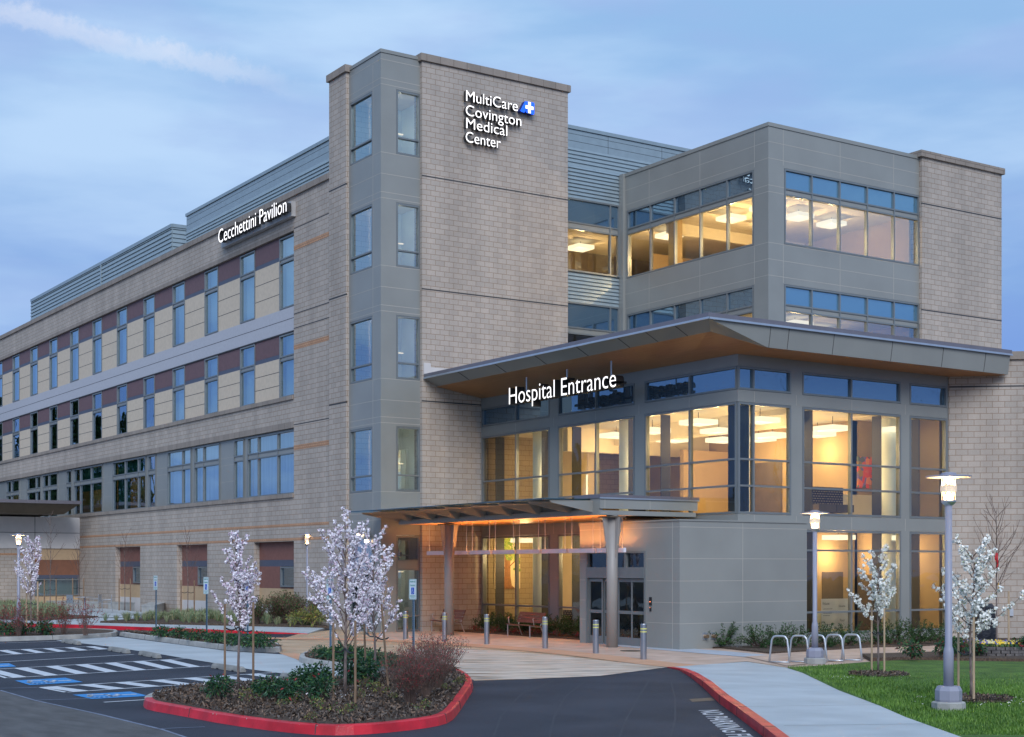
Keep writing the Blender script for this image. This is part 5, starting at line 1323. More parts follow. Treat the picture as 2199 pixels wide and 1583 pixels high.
# patio
def seatwall(pts, h, lab):
    b = MB(); b.prism(pts, 0, h); ii = offs(pts, -.02); b.prism(ii, h+.001, h+.07); tag(b.build('seat_wall', M['kerbconc']), lab, 'seat wall', 'low concrete seat walls')
seatwall(GP([(304, 1326), (332, 1327), (357, 1318), (330, 1315)], .1), .62, 'low concrete seat wall end block nearest the parking sign')
seatwall(GP([(232, 1311), (304, 1314), (357, 1315), (357, 1312), (300, 1309), (236, 1306.5)], .1), .52, 'long low concrete seat wall behind the patio chairs')
seatwall(GP([(60, 1306), (232, 1309), (232, 1306), (60, 1303)], .1), .48, 'low concrete seat wall behind the patio table at the left')
sheet('patio_pavement', GP([(120, 1318), (200, 1324), (300, 1326), (320, 1318), (230, 1308), (80, 1308)], .14), .175, M['walk'], thick=.05)
tb = thing('cafe_table', 'round metal cafe table on the patio at the left', 'table', (*G(182, 1315, .175), .175))
ox, oy, oz = tb.location
b = MB(); b.lathe([(.5, oz+.76), (.5, oz+.79)], (ox, oy, 0), 28); b.build('table_top', M['alu'], tb)
b = MB(); b.lathe([(.28, oz), (.26, oz+.03), (.05, oz+.05), (.04, oz+.76)], (ox, oy, 0), 16); b.build('pedestal', M['polepaint'], tb)
def chair():
    t = thing('cafe_chair', 'x', 'chair', (0, 0, 0), 'metal cafe chairs on the patio')
    b = MB(); b.box(-.24, .24, -.23, .23, .44, .46); b.build('seat', M['alu'], t)
    b = MB()
    for k in range(6): b.box(-.24+k*.083, -.18+k*.083, .23, .245, .5, .88)
    b.box(-.25, .25, .225, .25, .86, .90); b.build('backrest', M['alu'], t)
    for sx_ in (-1, 1):
        b = MB(); b.tube([(sx_*.25, -.22, 0), (sx_*.25, -.2, .64), (sx_*.25, .22, .66)], .014, 5); b.build('leg', M['alu'], t)
        b = MB(); b.tube([(sx_*.25, .3, 0), (sx_*.25, .22, .45), (sx_*.24, .24, .88)], .014, 5); b.build('leg', M['alu'], t)
    return t
c0 = chair()
for i, (px, py, rz_, lab) in enumerate(((158, 1316, 1.9, 'metal cafe chair left of the round patio table'), (205, 1313, -2.2, 'metal cafe chair just right of the round patio table, farther back'), (229, 1316, -1.9, 'metal cafe chair farthest right on the patio'))):
    x, y = G(px, py, .175)
    if i == 0: c0.location = (x, y, .175); c0.rotation_euler = (0, 0, rz_); c0['label'] = lab
    else: copy_thing(c0, (x, y, .175), rz_, lab)
# ================================================================== PLANTS
def leafm(name, c, c2=None, sc=2.0, rough=.55):
    return mat(name, c, rough=rough, c2=c2 or tuple(x*1.7 for x in c), scale=sc, var=.2, spec=.35)
M['bark'] = mat('grey_bark', (.12, .085, .075), rough=.9, c2=(.26, .20, .18), scale=14, stretch=(2, 2, .5), bump=.4)
M['twig'] = mat('thin_twig', (.13, .085, .07), rough=.9)
M['petal'] = leafm('pink_petal', (.84, .77, .82), (.93, .89, .93), 9, .7); M['petal2'] = leafm('deep_pink_petal', (.66, .46, .58), (.76, .6, .70), 9); M['budleaf'] = leafm('bronze_leaf', (.16, .08, .05), (.25, .15, .08), 9)
M['wpetal'] = leafm('white_petal', (.80, .79, .74), (.90, .89, .85), 9, .7); M['wgreen'] = leafm('yellow_green_leaf', (.25, .32, .05), (.38, .45, .08), 9)
M['dleaf'] = leafm('dark_leaf', (.010, .040, .020), (.030, .095, .045), 12, .4); M['mleaf'] = leafm('mid_leaf', (.03, .085, .02), (.07, .15, .04), 12)
M['yew'] = leafm('yew_green', (.010, .032, .008), (.03, .085, .02), 12, .6); M['oliveleaf'] = leafm('olive_leaf', (.16, .17, .035), (.28, .26, .06), 12)
M['redleaf'] = leafm('red_leaf', (.20, .015, .02), (.38, .04, .05), 12); M['brownleaf'] = leafm('brown_leaf', (.10, .045, .03), (.20, .10, .06), 14)
M['blade'] = leafm('pale_grass_blade', (.12, .19, .09), (.30, .36, .20), 3); M['blade2'] = leafm('dry_grass_blade', (.30, .27, .15), (.4, .36, .22), 3)
M['stake'] = mat('weathered_stake', (.16, .10, .065), rough=.9, c2=(.32, .21, .13), scale=9, stretch=(6, 6, .6)); M['stake2'] = mat('pale_stake', (.38, .26, .16), rough=.9, c2=(.50, .37, .25), scale=9, stretch=(6, 6, .6))
def rv(r): 
    while True:
        v = Vector((r.uniform(-1, 1), r.uniform(-1, 1), r.uniform(-1, 1)))
        if .05 < v.length < 1: return v.normalized()
def leaf(mb, p, d, L_, W, r, m=0, droop=0.0):
    d = d.normalized(); s_ = d.cross(rv(r)); s_.normalize(); mid = p+d*L_*.5+Vector((0, 0, -droop*L_*.1)); e = p+d*L_+Vector((0, 0, -droop*L_*.5))
    mb.quad(p, mid-s_*W/2, e, mid+s_*W/2, m)
def cluster(mb, p, rad, n, size, r, mats):
    for _ in range(n):
        o = rv(r)*rad*r.uniform(.3, 1); c = p+o; nrm = (o.normalized()+rv(r)*.7).normalized(); a = nrm.cross(rv(r)).normalized()*size*r.uniform(.4, .65); b = nrm.cross(a).normalized()*a.length
        m = r.choices(range(len(mats)), mats)[0]
        if m == 0 or m == 1:
            k = len(mb.v); mb.v += [tuple(c+a), tuple(c+a*.4+b*.9), tuple(c-a*.8+b*.55), tuple(c-a*.8-b*.55), tuple(c+a*.4-b*.9)]; mb.f.append((k, k+1, k+2, k+3, k+4)); mb.m.append(m)
        else: mb.quad(c+a*.8, c+b*.3, c-a*.8, c-b*.3, m)
def blossom_tree(loc, H_, bare, crownfn, nb, r, mats, label, group, csize=.05, cn=15, petal=.045, bark='bark', tie=None, lean=(0, 0), name='blossom_tree', dens=1.0, prof=None, blossoms=True, trunk_r=.03, elev=(.9, 1.5), ribbon=None):
    x, y, z = loc; t = thing(name, label, 'tree', loc, group)
    tk = MB(); br = MB(); bl = MB()
    pts = []; n = 9
    for i in range(n):
        f = i/(n-1); pts.append(Vector((x+lean[0]*f+.02*math.sin(f*7+x)*f*2, y+lean[1]*f+.02*math.cos(f*6+y)*f*2, z+H_*.93*f)))
    tk.tube(pts, [trunk_r*(1-.86*(i/(n-1))) for i in range(n)], 8)
    def at(f):
        k = min(int(f*(n-1)), n-2); return pts[k].lerp(pts[k+1], f*(n-1)-k)
    for i in range(nb):
        f = bare/H_ + (1-bare/H_)*((i+r.random()*.8)/nb)**1.1*.97
        az = i*2.4+r.uniform(-.5, .5); L_ = crownfn((f*H_-bare)/(H_-bare))*r.uniform(.7, 1.15)
        p = at(min(f, .985)); tilt = r.uniform(*elev); d = Vector((math.cos(az), math.sin(az), math.tan(R(90)-1.0/max(.2, tilt)*.9) if False else tilt)).normalized()
        path = [p]; seg = 6
        for k in range(seg):
            d = (d + Vector((0, 0, .07)) + rv(r)*.10).normalized(); path.append(path[-1]+d*L_*1.45/seg)
        br.tube(path, [max(.004, .011*(1-.7*k/seg)) for k in range(seg+1)], 5)
        sub = [path]
        for q in range(r.randint(1, 3)):
            k = r.randint(1, 4); d2 = ((path[k+1]-path[k]).normalized()+rv(r)*.75).normalized(); sp = [path[k]]
            for _ in range(3): d2 = (d2+Vector((0, 0, .12))+rv(r)*.1).normalized(); sp.append(sp[-1]+d2*L_*.16)
            br.tube(sp, [.006, .005, .004, .003], 4); sub.append(sp)
        if blossoms:
            for pa in sub:
                tot = sum((b_-a_).length for a_, b_ in zip(pa, pa[1:])); m_ = max(2, int(tot/.055*dens))
                for k in range(m_):
                    f_ = (k+.5)/m_
                    if pa is path and f_ < .18: continue
                    g_ = f_*(len(pa)-1); k0 = min(int(g_), len(pa)-2); c = pa[k0].lerp(pa[k0+1], g_-k0)
                    cluster(bl, c+rv(r)*.03, csize*r.uniform(.7, 1.3), cn, petal, r, mats)
    tk.build('trunk', M[bark], t, smooth=True); br.build('branches', M['twig'], t)
    if blossoms: bl.build('blossom', blmats, t, recalc=False)
    return t
def stake(p, h, desc, m='stake', r=.022, lean=(0, 0), z=.12):
    x, y = p; b = MB(); b.tube([(x, y, z-.02), (x+lean[0], y+lean[1], z+h)], [r, r*.95], 7)
    return tag(b.build('tree_stake', M[m]), desc, 'tree stake', 'wooden tree stakes')
def tie(parent, a, c, b2, z, chain=True):
    mb = MB(); pts = []
    for u, v in ((a, c), (c, b2)):
        for k in range(8): f = k/7; pts.append((u[0]+(v[0]-u[0])*f, u[1]+(v[1]-u[1])*f, z-.05*math.sin(math.pi*f)))
    mb.tube(pts, .014, 5); mb.build('tie_strap', M['black'], parent)
blmats = [M['petal'], M['petal2'], M['budleaf']]
gp_ = 'pink blossom trees in the planters'
def P3_(px, py, z): return (*G(px, py, z), z)
r = random.Random(11)
t2 = blossom_tree(P3_(741, 1491, .2), 3.12, .78, lambda f: 1.30-.95*f, 25, r, [9, 1.5, 1.2], 'largest pink blossom tree, broad crown, in the red kerbed island', gp_, cn=13, csize=.045, petal=.035, lean=(.02, 0), elev=(1.1, 2.0), trunk_r=.034)
tie(t2, G(716, 1500, .2), G(741, 1491, .2), G(763, 1504, .2), 1.02)
stake(G(716, 1500, .2), 1.35, 'left wooden stake of the largest pink blossom tree', z=.15); stake(G(763, 1510, .2), 1.42, 'right wooden stake of the largest pink blossom tree', z=.15)
r = random.Random(4)
t3 = blossom_tree(P3_(806, 1464, .2), 2.95, .82, lambda f: .80-.45*f, 19, r, [9, 1.5, 1.2], 'pink blossom tree just behind the largest one, to its right', gp_, cn=13, csize=.045, petal=.035, lean=(-.05, 0), elev=(1.2, 2.2))
tie(t3, G(784, 1448, .2), G(806, 1464, .2), G(834, 1470, .2), 1.1)
stake(G(786, 1458, .2), 1.42, 'left wooden stake of the pink blossom tree behind the largest one', z=.15, lean=(-.02, .05)); stake(G(834, 1472, .2), 1.6, 'right leaning stake of the pink blossom tree behind the largest one', z=.15, lean=(-.12, .05))
r = random.Random(21)
t1 = blossom_tree(P3_(512, 1476, .2), 2.95, .98, lambda f: .62-.42*f+(.1 if .25 < f < .45 else 0), 24, r, [8, 2, .8], 'narrow pink blossom tree at the left tip of the red kerbed island', gp_, cn=14, csize=.045, petal=.035, elev=(1.2, 2.4))
tie(t1, G(483, 1478, .2), G(512, 1476, .2), G(544, 1489, .2), 1.33)
stake(G(483, 1478, .2), 1.62, 'left wooden stake of the narrow pink blossom tree', z=.15); stake(G(544, 1490, .2), 1.68, 'right wooden stake of the narrow pink blossom tree', z=.15)
r = random.Random(8)
t0 = blossom_tree(P3_(67, 1357, .15), 3.4, 1.15, lambda f: .95-.6*f, 15, r, [8, 2, .8], 'small pink blossom sapling at the far left beside a street lamp', gp_, cn=9, petal=.05, csize=.06, elev=(1.2, 2.2), dens=.9)
tie(t0, G(57, 1357, .15), G(67, 1357, .15), G(81, 1360, .15), 1.2)
stake(G(57, 1356, .15), 1.7, 'left pale stake of the far left blossom sapling', m='stake2', r=.03); stake(G(81, 1362, .15), 1.85, 'right pale stake of the far left blossom sapling', m='stake2', r=.03)
blmats = [M['wpetal'], M['wpetal'], M['wgreen']]
r = random.Random(5)
p1 = blossom_tree(P3_(1886, 1447, .06), 3.05, 1.12, lambda f: .74-.58*f, 19, r, [8, 2, 1.0], 'white blossom pear tree on the lawn between the two street lamps', 'white blossom trees on the lawn', cn=15, csize=.055, dens=.62, elev=(.35, 1.2), trunk_r=.026)
tie(p1, G(1872, 1446, .06), G(1886, 1447, .06), G(1899, 1450, .06), 1.0)
stake(G(1872, 1446, .06), 1.5, 'left pale stake of the white tree between the two lamps', m='stake2', z=.05); stake(G(1899, 1451, .06), 1.5, 'right pale stake of the white tree between the two lamps', m='stake2', z=.05)
r = random.Random(9)
p2 = blossom_tree(P3_(2086, 1505, .12), 2.85, .95, lambda f: .80-.5*f, 24, r, [8, 2, 1.0], 'white blossom pear tree right behind the tall lawn lamp', 'white blossom trees on the lawn', cn=15, csize=.05, dens=.62, elev=(.5, 1.4), trunk_r=.028)
tie(p2, G(2058, 1498, .12), G(2086, 1505, .12), G(2090, 1512, .12), .95)
stake(G(2058, 1497, .12), 1.45, 'left pale stake of the white tree behind the tall lamp', m='stake2', z=.1); stake(G(2091, 1512, .12), 1.5, 'right pale stake of the white tree behind the tall lamp', m='stake2', z=.1)
# bare young trees
def bare(loc, H_, b_, w, nb, seed, lab, tr=.028, el=(1.0, 2.2)):
    return blossom_tree(loc, H_, b_, lambda f: w*(1-.6*f), nb, random.Random(seed), [1], lab, 'leafless young trees', name='bare_tree', blossoms=False, trunk_r=tr, elev=el)
for k, (px, py, H_, lab) in enumerate(((108, 1310, 5.4, 'tallest leafless young tree at the far left, before the brown panel'), (168, 1303, 4.2, 'leafless young tree behind the patio table'), (268, 1306, 4.4, 'leafless young tree before the first ground floor bay from the left'), (403, 1322, 4.2, 'leafless young tree before the middle ground floor bay'))):
    q = P3_(px, py+6, .15); t = bare(q, H_, 1.6, 1.0, 14, 30+k, lab)
    u = Vector((CS, -SN))
    a = (q[0]-u.x*.3, q[1]-u.y*.3); c = (q[0]+u.x*.3, q[1]+u.y*.3); tie(t, a, q, c, 1.35)
    sd_ = ('of the tallest far left bare tree', 'of the bare tree behind the patio table', 'of the bare tree before the first bay', 'of the bare tree before the middle bay')[k]
    stake(a, 1.75, 'left brown stake '+sd_, r=.035); stake(c, 1.75, 'right brown stake '+sd_, r=.035)
q = P3_(2140, 1400, .12)
tR = bare(q, 4.3, 1.7, 1.25, 20, 77, 'leafless young tree with a red ribbon in the flower ring at the right', tr=.03, el=(.7, 1.7))
b = MB(); b.tube([(q[0]-.03, q[1]-.03, 2.85), (q[0]-.06, q[1]-.04, 2.7), (q[0]-.02, q[1]-.05, 2.55), (q[0]-.05, q[1]-.03, 2.4)], [.03, .045, .03, .02], 6); b.build('ribbon', mat('red_ribbon', (.6, .01, .02)), tR)
b = MB(); b.tube([(q[0]+.01, q[1]-.05, 2.02), (q[0]+.04, q[1]-.05, 1.8)], .016, 5); b.build('tag', mat('yellow_tag', (.7, .38, .03)), tR)
s1, s2 = G(2112, 1385, .1), G(2166, 1406, .12)
stake(s1, 1.65, 'left pale stake of the bare tree in the flower ring', m='stake2', r=.03, lean=(-.15, .1)); stake(s2, 1.7, 'right pale stake of the bare tree in the flower ring', m='stake2', r=.03)
bg_ = MB(); c = (q[0]+.02, q[1]+.35); u = Vector((CS, -SN))
bb = [(c[0]-u.x*.28, c[1]-u.y*.28), (c[0]+u.x*.28, c[1]+u.y*.28), (c[0]+u.x*.28+SN*.35, c[1]+u.y*.28+CS*.35), (c[0]-u.x*.28+SN*.35, c[1]-u.y*.28+CS*.35)]
bt_ = [(c[0]+(p[0]-c[0])*.85, c[1]+(p[1]-c[1])*.85) for p in bb]
bg_.hexa([(*bb[0], .1), (*bb[1], .1), (*bb[2], .1), (*bb[3], .1), (*bt_[0], 1.38), (*bt_[1], 1.34), (*bt_[2], 1.45), (*bt_[3], 1.4)])
tag(bg_.build('black_bag', mat('black_plastic_bag', (.012, .014, .022), rough=.35, bump=1.0, bscale=6)), 'black plastic bag hung upright behind the bare tree in the flower ring', 'bag')
# conifers and bare trees outside the frame, seen as reflections in the glass
def conifer():
    r = random.Random(2); t = thing('conifer', 'x', 'tree', (0, 0, 0), 'conifers reflected in the windows')
    b = MB(); b.tube([(0, 0, 0), (0, 0, 16)], [.3, .04], 8); b.build('trunk', M['bark'], t)
    b = MB()
    for i in range(4200):
        f = r.random()**.75; z = 2+f*14; w = (1-f)*3.4*(.65+.35*math.sin(z*4.2)**2)+.15; a = r.uniform(0, 6.283); q_ = w*r.random()**.35
        p = Vector((q_*math.cos(a), q_*math.sin(a), z-q_*.22)); leaf(b, p, Vector((math.cos(a), math.sin(a), -.25))+rv(r)*.5, .7, .28, r, 0)
    b.build('crown', M['yew'], t, recalc=False)
    return t
K0 = conifer()
for i, (x, y, s_) in enumerate(((10, 126, 1.0), (12.5, 134, 1.1), (8.5, 139, 1.05), (13, 145, 1.15), (9.5, 152, 1.2), (-16, 84, .8), (-25, 92, 1.0), (15.5, 158, 1.2), (12, 163, 1.3), (-13, 104, .8))):
    lab = 'tall dark conifer outside the left of the view, number '+names[i]
    if i == 0: K0.location = (x, y, 0); K0['label'] = lab
    else: c = copy_thing(K0, (x, y, 0), i*1.3, lab); c.scale = (s_, s_, s_)
for i, (x, y, H_) in enumerate(((70, -4, 17), (77, 6, 15), (64, -12, 16), (84, -2, 18), (75, -16, 17), (92, 8, 16))):
    rr = random.Random(60+i)
    blossom_tree((x, y, 0), H_, 4, lambda f: 4.5*(1-.5*f), 34, rr, [1], 'tall leafless tree outside the right of the view, number '+names[i], 'bare trees reflected in the windows', name='bare_tree', blossoms=False, trunk_r=.26, elev=(.7, 1.6))
# ---------------- shrubs
def shrub_leafy(name, h, w, n, L_, W, mats, wt, seed, up=.3, stems=9, hollow=.35, cat='shrub'):
    r = random.Random(seed); t = thing(name, 'x', cat, (0, 0, 0)); b = MB(); s_ = MB()
    for k in range(stems):
        a = k*2.4; e = Vector((math.cos(a)*w*.32*r.uniform(.3, 1), math.sin(a)*w*.32*r.uniform(.3, 1), h*r.uniform(.55, .9))); s_.tube([(0, 0, 0), tuple(e*.5+Vector((0, 0, h*.1))), tuple(e)], [.008, .006, .004], 4)
    lobes = [(Vector((r.uniform(-1, 1)*w*.28, r.uniform(-1, 1)*w*.28, h*r.uniform(.35, .75))), r.uniform(.24, .36)*w) for _ in range(7)]
    for i in range(n):
        c, rad = lobes[i % 7]; d = rv(r); p = c+Vector((d.x*rad, d.y*rad, d.z*rad*h/w*.9))*r.uniform(hollow, 1)
        if p.z < .02: p.z = r.uniform(.02, .1)
        leaf(b, p, d+Vector((0, 0, up))+rv(r)*.5, L_*r.uniform(.7, 1.2), W*r.uniform(.8, 1.2), r, r.choices(range(len(mats)), wt)[0], droop=.6)
    b.build('foliage', [M[m] for m in mats], t, recalc=False); s_.build('stems', M['twig'], t)
    return t
def shrub_twig(name, h, w, n, seed, leafs=8, mats=('brownleaf', 'redleaf'), lsize=.03):
    r = random.Random(seed); t = thing(name, 'x', 'shrub', (0, 0, 0)); b = MB(); l = MB()
    for i in range(n):
        a = r.uniform(0, 6.283); q_ = r.random()**.6; d = Vector((math.cos(a)*q_*w*.5, math.sin(a)*q_*w*.5, h*r.uniform(.72, 1.05)*(1-.25*q_))); p = [Vector((math.cos(a)*.08*q_, math.sin(a)*.08*q_, 0))]
        for k in range(5): p.append(Vector((d.x*(k+1)/5, d.y*(k+1)/5, d.z*((k+1)/5)**.9))+rv(r)*.018)
        b.tube(p, [.005, .0045, .004, .0035, .003, .002], 3)
        for k in range(2, 6):
            for _ in range(2):
                e = p[k]+(rv(r)+Vector((0, 0, .8)))*.07; b.tube([p[k], e], [.0025, .0015], 3)
                for _ in range(leafs//4): leaf(l, e+rv(r)*.02, rv(r), lsize, lsize*.5, r, r.randint(0, len(mats)-1))
    b.build('stems', M['twig'], t); l.build('leaves', [M[m] for m in mats], t, recalc=False)
    return t
def place(proto, spots, labels, group, first=[None]):
    for i, (x, y, z, rz_, s_) in enumerate(spots):
        o = proto if i == 0 else copy_thing(proto, (x, y, z), rz_, labels[i], group)
        o.location = (x, y, z); o.rotation_euler = (0, 0, rz_); o.scale = (s_, s_, s_); o['label'] = labels[i]; o['group'] = group
vib = shrub_leafy('leafy_shrub', .58, .72, 560, .11, .042, ('dleaf', 'mleaf', 'redleaf'), (14, 4, .12), 3)
sp = [(470, 1502, .75), (590, 1500, .72), (618, 1506, .7), (640, 1486, .8), (692, 1504, .78), (690, 1478, .85), (745, 1470, .85), (780, 1468, .85), (560, 1492, .5)]
place(vib, [(*G(px, py, .2), .17, i*1.7, s_) for i, (px, py, s_) in enumerate(sp)], ['dark green leafy shrub in the red kerbed island, '+names[i]+' by distance along it from the left' for i in range(len(sp))], 'leafy shrubs in the red kerbed island')
vb2 = shrub_leafy('leafy_shrub', .38, .75, 420, .10, .04, ('dleaf', 'mleaf'), (10, 5), 6)
sp = [(345, 1368, 1), (385, 1371, 1), (425, 1376, 1), (462, 1381, 1), (497, 1386, 1), (530, 1389, 1.05), (556, 1391, 1.15)]
place(vb2, [(*G(px, py, .15), .14, i*2.1, s_) for i, (px, py, s_) in enumerate(sp)], [names[i]+' low dark shrub from the left in the strip with parking signs' for i in range(len(sp))], 'low shrubs in the parking sign strip')
vb3 = shrub_leafy('leafy_shrub', .42, .7, 420, .10, .04, ('dleaf', 'mleaf'), (10, 5), 9)
sp = [(690, 1414, .9), (725, 1418, 1.2), (752, 1421, 1.1), (790, 1426, 1.0), (820, 1433, 1.1), (847, 1437, 1.0)]
place(vb3, [(*G(px, py, .15), .14, i*1.1, s_) for i, (px, py, s_) in enumerate(sp)], [names[i]+' low shrub from the left in the small planter behind the big blossom tree' for i in range(len(sp))], 'low shrubs in the small planter')
vb4 = shrub_leafy('leafy_shrub', .55, .9, 420, .12, .05, ('dleaf', 'mleaf', 'redleaf'), (10, 4, 1), 12)
sp = [(15, 1365, .9), (48, 1364, 1.0), (96, 1364, 1.0)]
place(vb4, [(*G(px, py, .15), .14, i*1.1, s_) for i, (px, py, s_) in enumerate(sp)], [names[i]+' leafy shrub from the left in the far left planter' for i in range(3)], 'leafy shrubs in the far left planter')
tw = shrub_twig('twiggy_shrub', 1.05, 1.15, 130, 5, leafs=10)
sp = [(882, 1511, .95), (912, 1494, 1.0), (940, 1478, 1.0)]
place(tw, [(*G(px, py, .2), .17, i*1.3, s_) for i, (px, py, s_) in enumerate(sp)], [l+' twiggy reddish brown shrub at the right end of the red kerbed island' for l in ('nearest', 'middle', 'farthest')], 'twiggy shrubs in the island')
tw2 = shrub_twig('twiggy_shrub', 1.25, 1.3, 46, 15, leafs=10, lsize=.05)
sp = [(3, 1362, .9), (40, 1366, 1.0), (92, 1364, .8), (137, 1362, 1.0), (183, 1364, .95)]
place(tw2, [(*G(px, py, .15), .14, i*1.3, s_) for i, (px, py, s_) in enumerate(sp)], [names[i]+' twiggy brown shrub from the left in the far left planter' for i in range(5)], 'twiggy shrubs in the far left planter')
tw3 = shrub_twig('twiggy_shrub', 1.25, 1.3, 120, 25, leafs=12, mats=('brownleaf', 'mleaf'), lsize=.06)
sp = [(553, 1341, .9), (592, 1339, 1.0), (612, 1339, 1.05), (632, 1341, 1.0), (688, 1341, .9)]
place(tw3, [(*G(px, py, .15), .15, i*1.3, s_) for i, (px, py, s_) in enumerate(sp)], [names[i]+' brown twiggy shrub from the left against the block wall' for i in range(5)], 'twiggy shrubs against the block wall')
ol = shrub_leafy('olive_shrub', .8, 1.5, 520, .16, .035, ('oliveleaf', 'brownleaf', 'mleaf'), (8, 3, 3), 19)
sp = [(650, 1344, .9), (682, 1344, 1.0)]
place(ol, [(*G(px, py, .15), .15, i*1.3, s_) for i, (px, py, s_) in enumerate(sp)], ['olive yellow shrub left of the lamp base before the wall', 'olive yellow shrub right of the lamp base before the wall'], 'olive shrubs beside the lamp')
def yewb(seed, h=.8, w=1.0, n=1100):
    r = random.Random(seed); t = thing('evergreen_shrub', 'x', 'shrub', (0, 0, 0)); b = MB(); s_ = MB()
    for k in range(46):
        a = r.uniform(0, 6.283); el = r.uniform(.15, 1.25); L_ = (w*.5*math.cos(el)+h*math.sin(el))*r.uniform(.7, 1.1); d = Vector((math.cos(a)*math.cos(el), math.sin(a)*math.cos(el), math.sin(el))); p = [Vector((0, 0, .05))]
        for q_ in range(4): p.append(p[-1]+(d+Vector((0, 0, -.05*q_)))*L_/4)
        s_.tube(p, [.008, .006, .004, .003, .002], 3)
        for q_ in range(n//46):
            f = r.uniform(.25, 1)*4; k0 = min(int(f), 3); c = p[k0].lerp(p[k0+1], f-k0); leaf(b, c, d*.6+rv(r), .10, .028, r, r.choices((0, 1), (6, 2))[0])
    b.build('foliage', [M['yew'], M['mleaf']], t, recalc=False); s_.build('stems', M['twig'], t); return t
yw = yewb(3, .72, 1.0)
sp = [(1556, 1389, 1.0), (1624, 1392, .9), (1666, 1388, .85), (1708, 1391, .9), (1776, 1390, .95), (1822, 1387, .9), (1922, 1384, .95), (1968, 1382, 1.0), (2013, 1383, .9), (1885, 1384, .85)]
place(yw, [(*G(px, py, .05), .05, i*1.9, s_) for i, (px, py, s_) in enumerate(sp)], ['dark spiky evergreen shrub under the lobby wall, number '+names[i] for i in range(len(sp))], 'spiky evergreens under the lobby wall')
for i, o in enumerate(sorted([o for o in D.objects if o.get('group') == 'spiky evergreens under the lobby wall'], key=lambda o: proj(o.location.x, o.location.y))): o['label'] = names[i]+' spiky dark evergreen from the left in the bed under the lobby wall'
yw2 = yewb(8, .62, .95)
ysl = [38.3, 39.2, 40.1, 41.0, 41.9, 42.8, 43.7, 44.6, 45.5, 46.4, 47.3]
place(yw2, [(30.2, y, .05, y*1.7, 1.0) for y in ysl], ['x']*len(ysl), 'evergreens behind the benches')
for i, o in enumerate(sorted([o for o in D.objects if o.get('group') == 'evergreens behind the benches'], key=lambda o: proj(o.location.x, o.location.y))): o['label'] = names[i]+' dark evergreen from the left in the row behind the benches'
rd = shrub_leafy('red_leaf_shrub', .3, .6, 200, .05, .03, ('redleaf', 'mleaf', 'brownleaf'), (6, 4, 2), 23)
ysl = [38.2, 39.5, 40.7, 42.0, 43.3, 44.6, 46.0, 47.4]
place(rd, [(29.65, y, .05, y, 1.0) for y in ysl], ['x']*len(ysl), 'red leaved plants behind the benches')
for i, o in enumerate(sorted([o for o in D.objects if o.get('group') == 'red leaved plants behind the benches'], key=lambda o: proj(o.location.x, o.location.y))): o['label'] = names[i]+' low red leaved plant from the left behind the benches'
rh = shrub_leafy('rhododendron', .6, .85, 420, .12, .05, ('dleaf', 'mleaf', 'redleaf'), (9, 4, 1.2), 33)
sp = [(1958, 1417, .85), (2020, 1413, .9), (2066, 1411, .85), (2100, 1409, .75), (2188, 1408, .9)]
place(rh, [(*G(px, py, .1), .1, i*1.9, s_) for i, (px, py, s_) in enumerate(sp)], [names[i]+' broad leaved shrub from the left in the bed bordering the lawn' for i in range(5)], 'broad leaved shrubs bordering the lawn')
# ---------------- flower ring
cx_, cy_ = G(2140, 1406, .1); cx_ += SN*.2; cy_ += CS*.2
ring = thing('flower_ring', 'low round dark stone planter ring of yellow and blue pansies on the lawn edge', 'planter', (cx_, cy_, .09))
b = MB(); rr = random.Random(6)
for lev_ in range(3):
    n_ = 26
    for k in range(n_):
        a0 = (k+.5*(lev_ % 2))/n_*6.283+.012; a1 = a0+6.283/n_-.03; r0_, r1_ = 1.02-.015*lev_+rr.uniform(-.01, .015), .88; z0 = .09+lev_*.085; z1 = z0+.078
        Pp = lambda r_, a, z: (cx_+r_*math.cos(a), cy_+r_*math.sin(a), z)
        b.hexa([Pp(r0_, a0, z0), Pp(r0_, a1, z0), Pp(r1_, a1, z0), Pp(r1_, a0, z0), Pp(r0_-.01, a0, z1), Pp(r0_-.01, a1, z1), Pp(r1_, a1, z1), Pp(r1_, a0, z1)])
b.build('stone_edging', mat('dark_wall_stone', (.07, .06, .06), rough=.9, c2=(.17, .15, .14), scale=7, bump=.6), ring)
b = MB(); b.lathe([(.0001, .345), (.5, .335), (.9, .31)], (cx_, cy_, 0), 24); b.build('soil', M['mulch'], ring)
b = MB()
for i in range(900):
    a = rr.uniform(0, 6.283); q_ = .86*rr.random()**.5; p = Vector((cx_+q_*math.cos(a), cy_+q_*math.sin(a), .34)); leaf(b, p, Vector((0, 0, 1))+rv(rr)*.8, .10, .04, rr, rr.choice((0, 0, 3)))
for i in range(230):
    a = rr.uniform(0, 6.283); q_ = .86*rr.random()**.5; c = Vector((cx_+q_*math.cos(a), cy_+q_*math.sin(a), .43+rr.uniform(-.02, .03))); s_ = .028
    u_ = rv(rr); v_ = u_.cross(Vector((SN, CS, -.3))).normalized()*s_; w_ = v_.cross(Vector((SN, CS, -.3)).normalized()).normalized()*s_; m_ = rr.choice((1, 2, 4))
    b.ngon([c+v_*math.cos(k*1.047)+w_*math.sin(k*1.047) for k in range(6)], m_)
b.build('pansies', [M['mleaf'], mat('yellow_pansy', (.75, .5, .03)), mat('blue_pansy', (.06, .05, .35)), M['oliveleaf'], mat('cream_pansy', (.6, .55, .3))], ring, recalc=False)
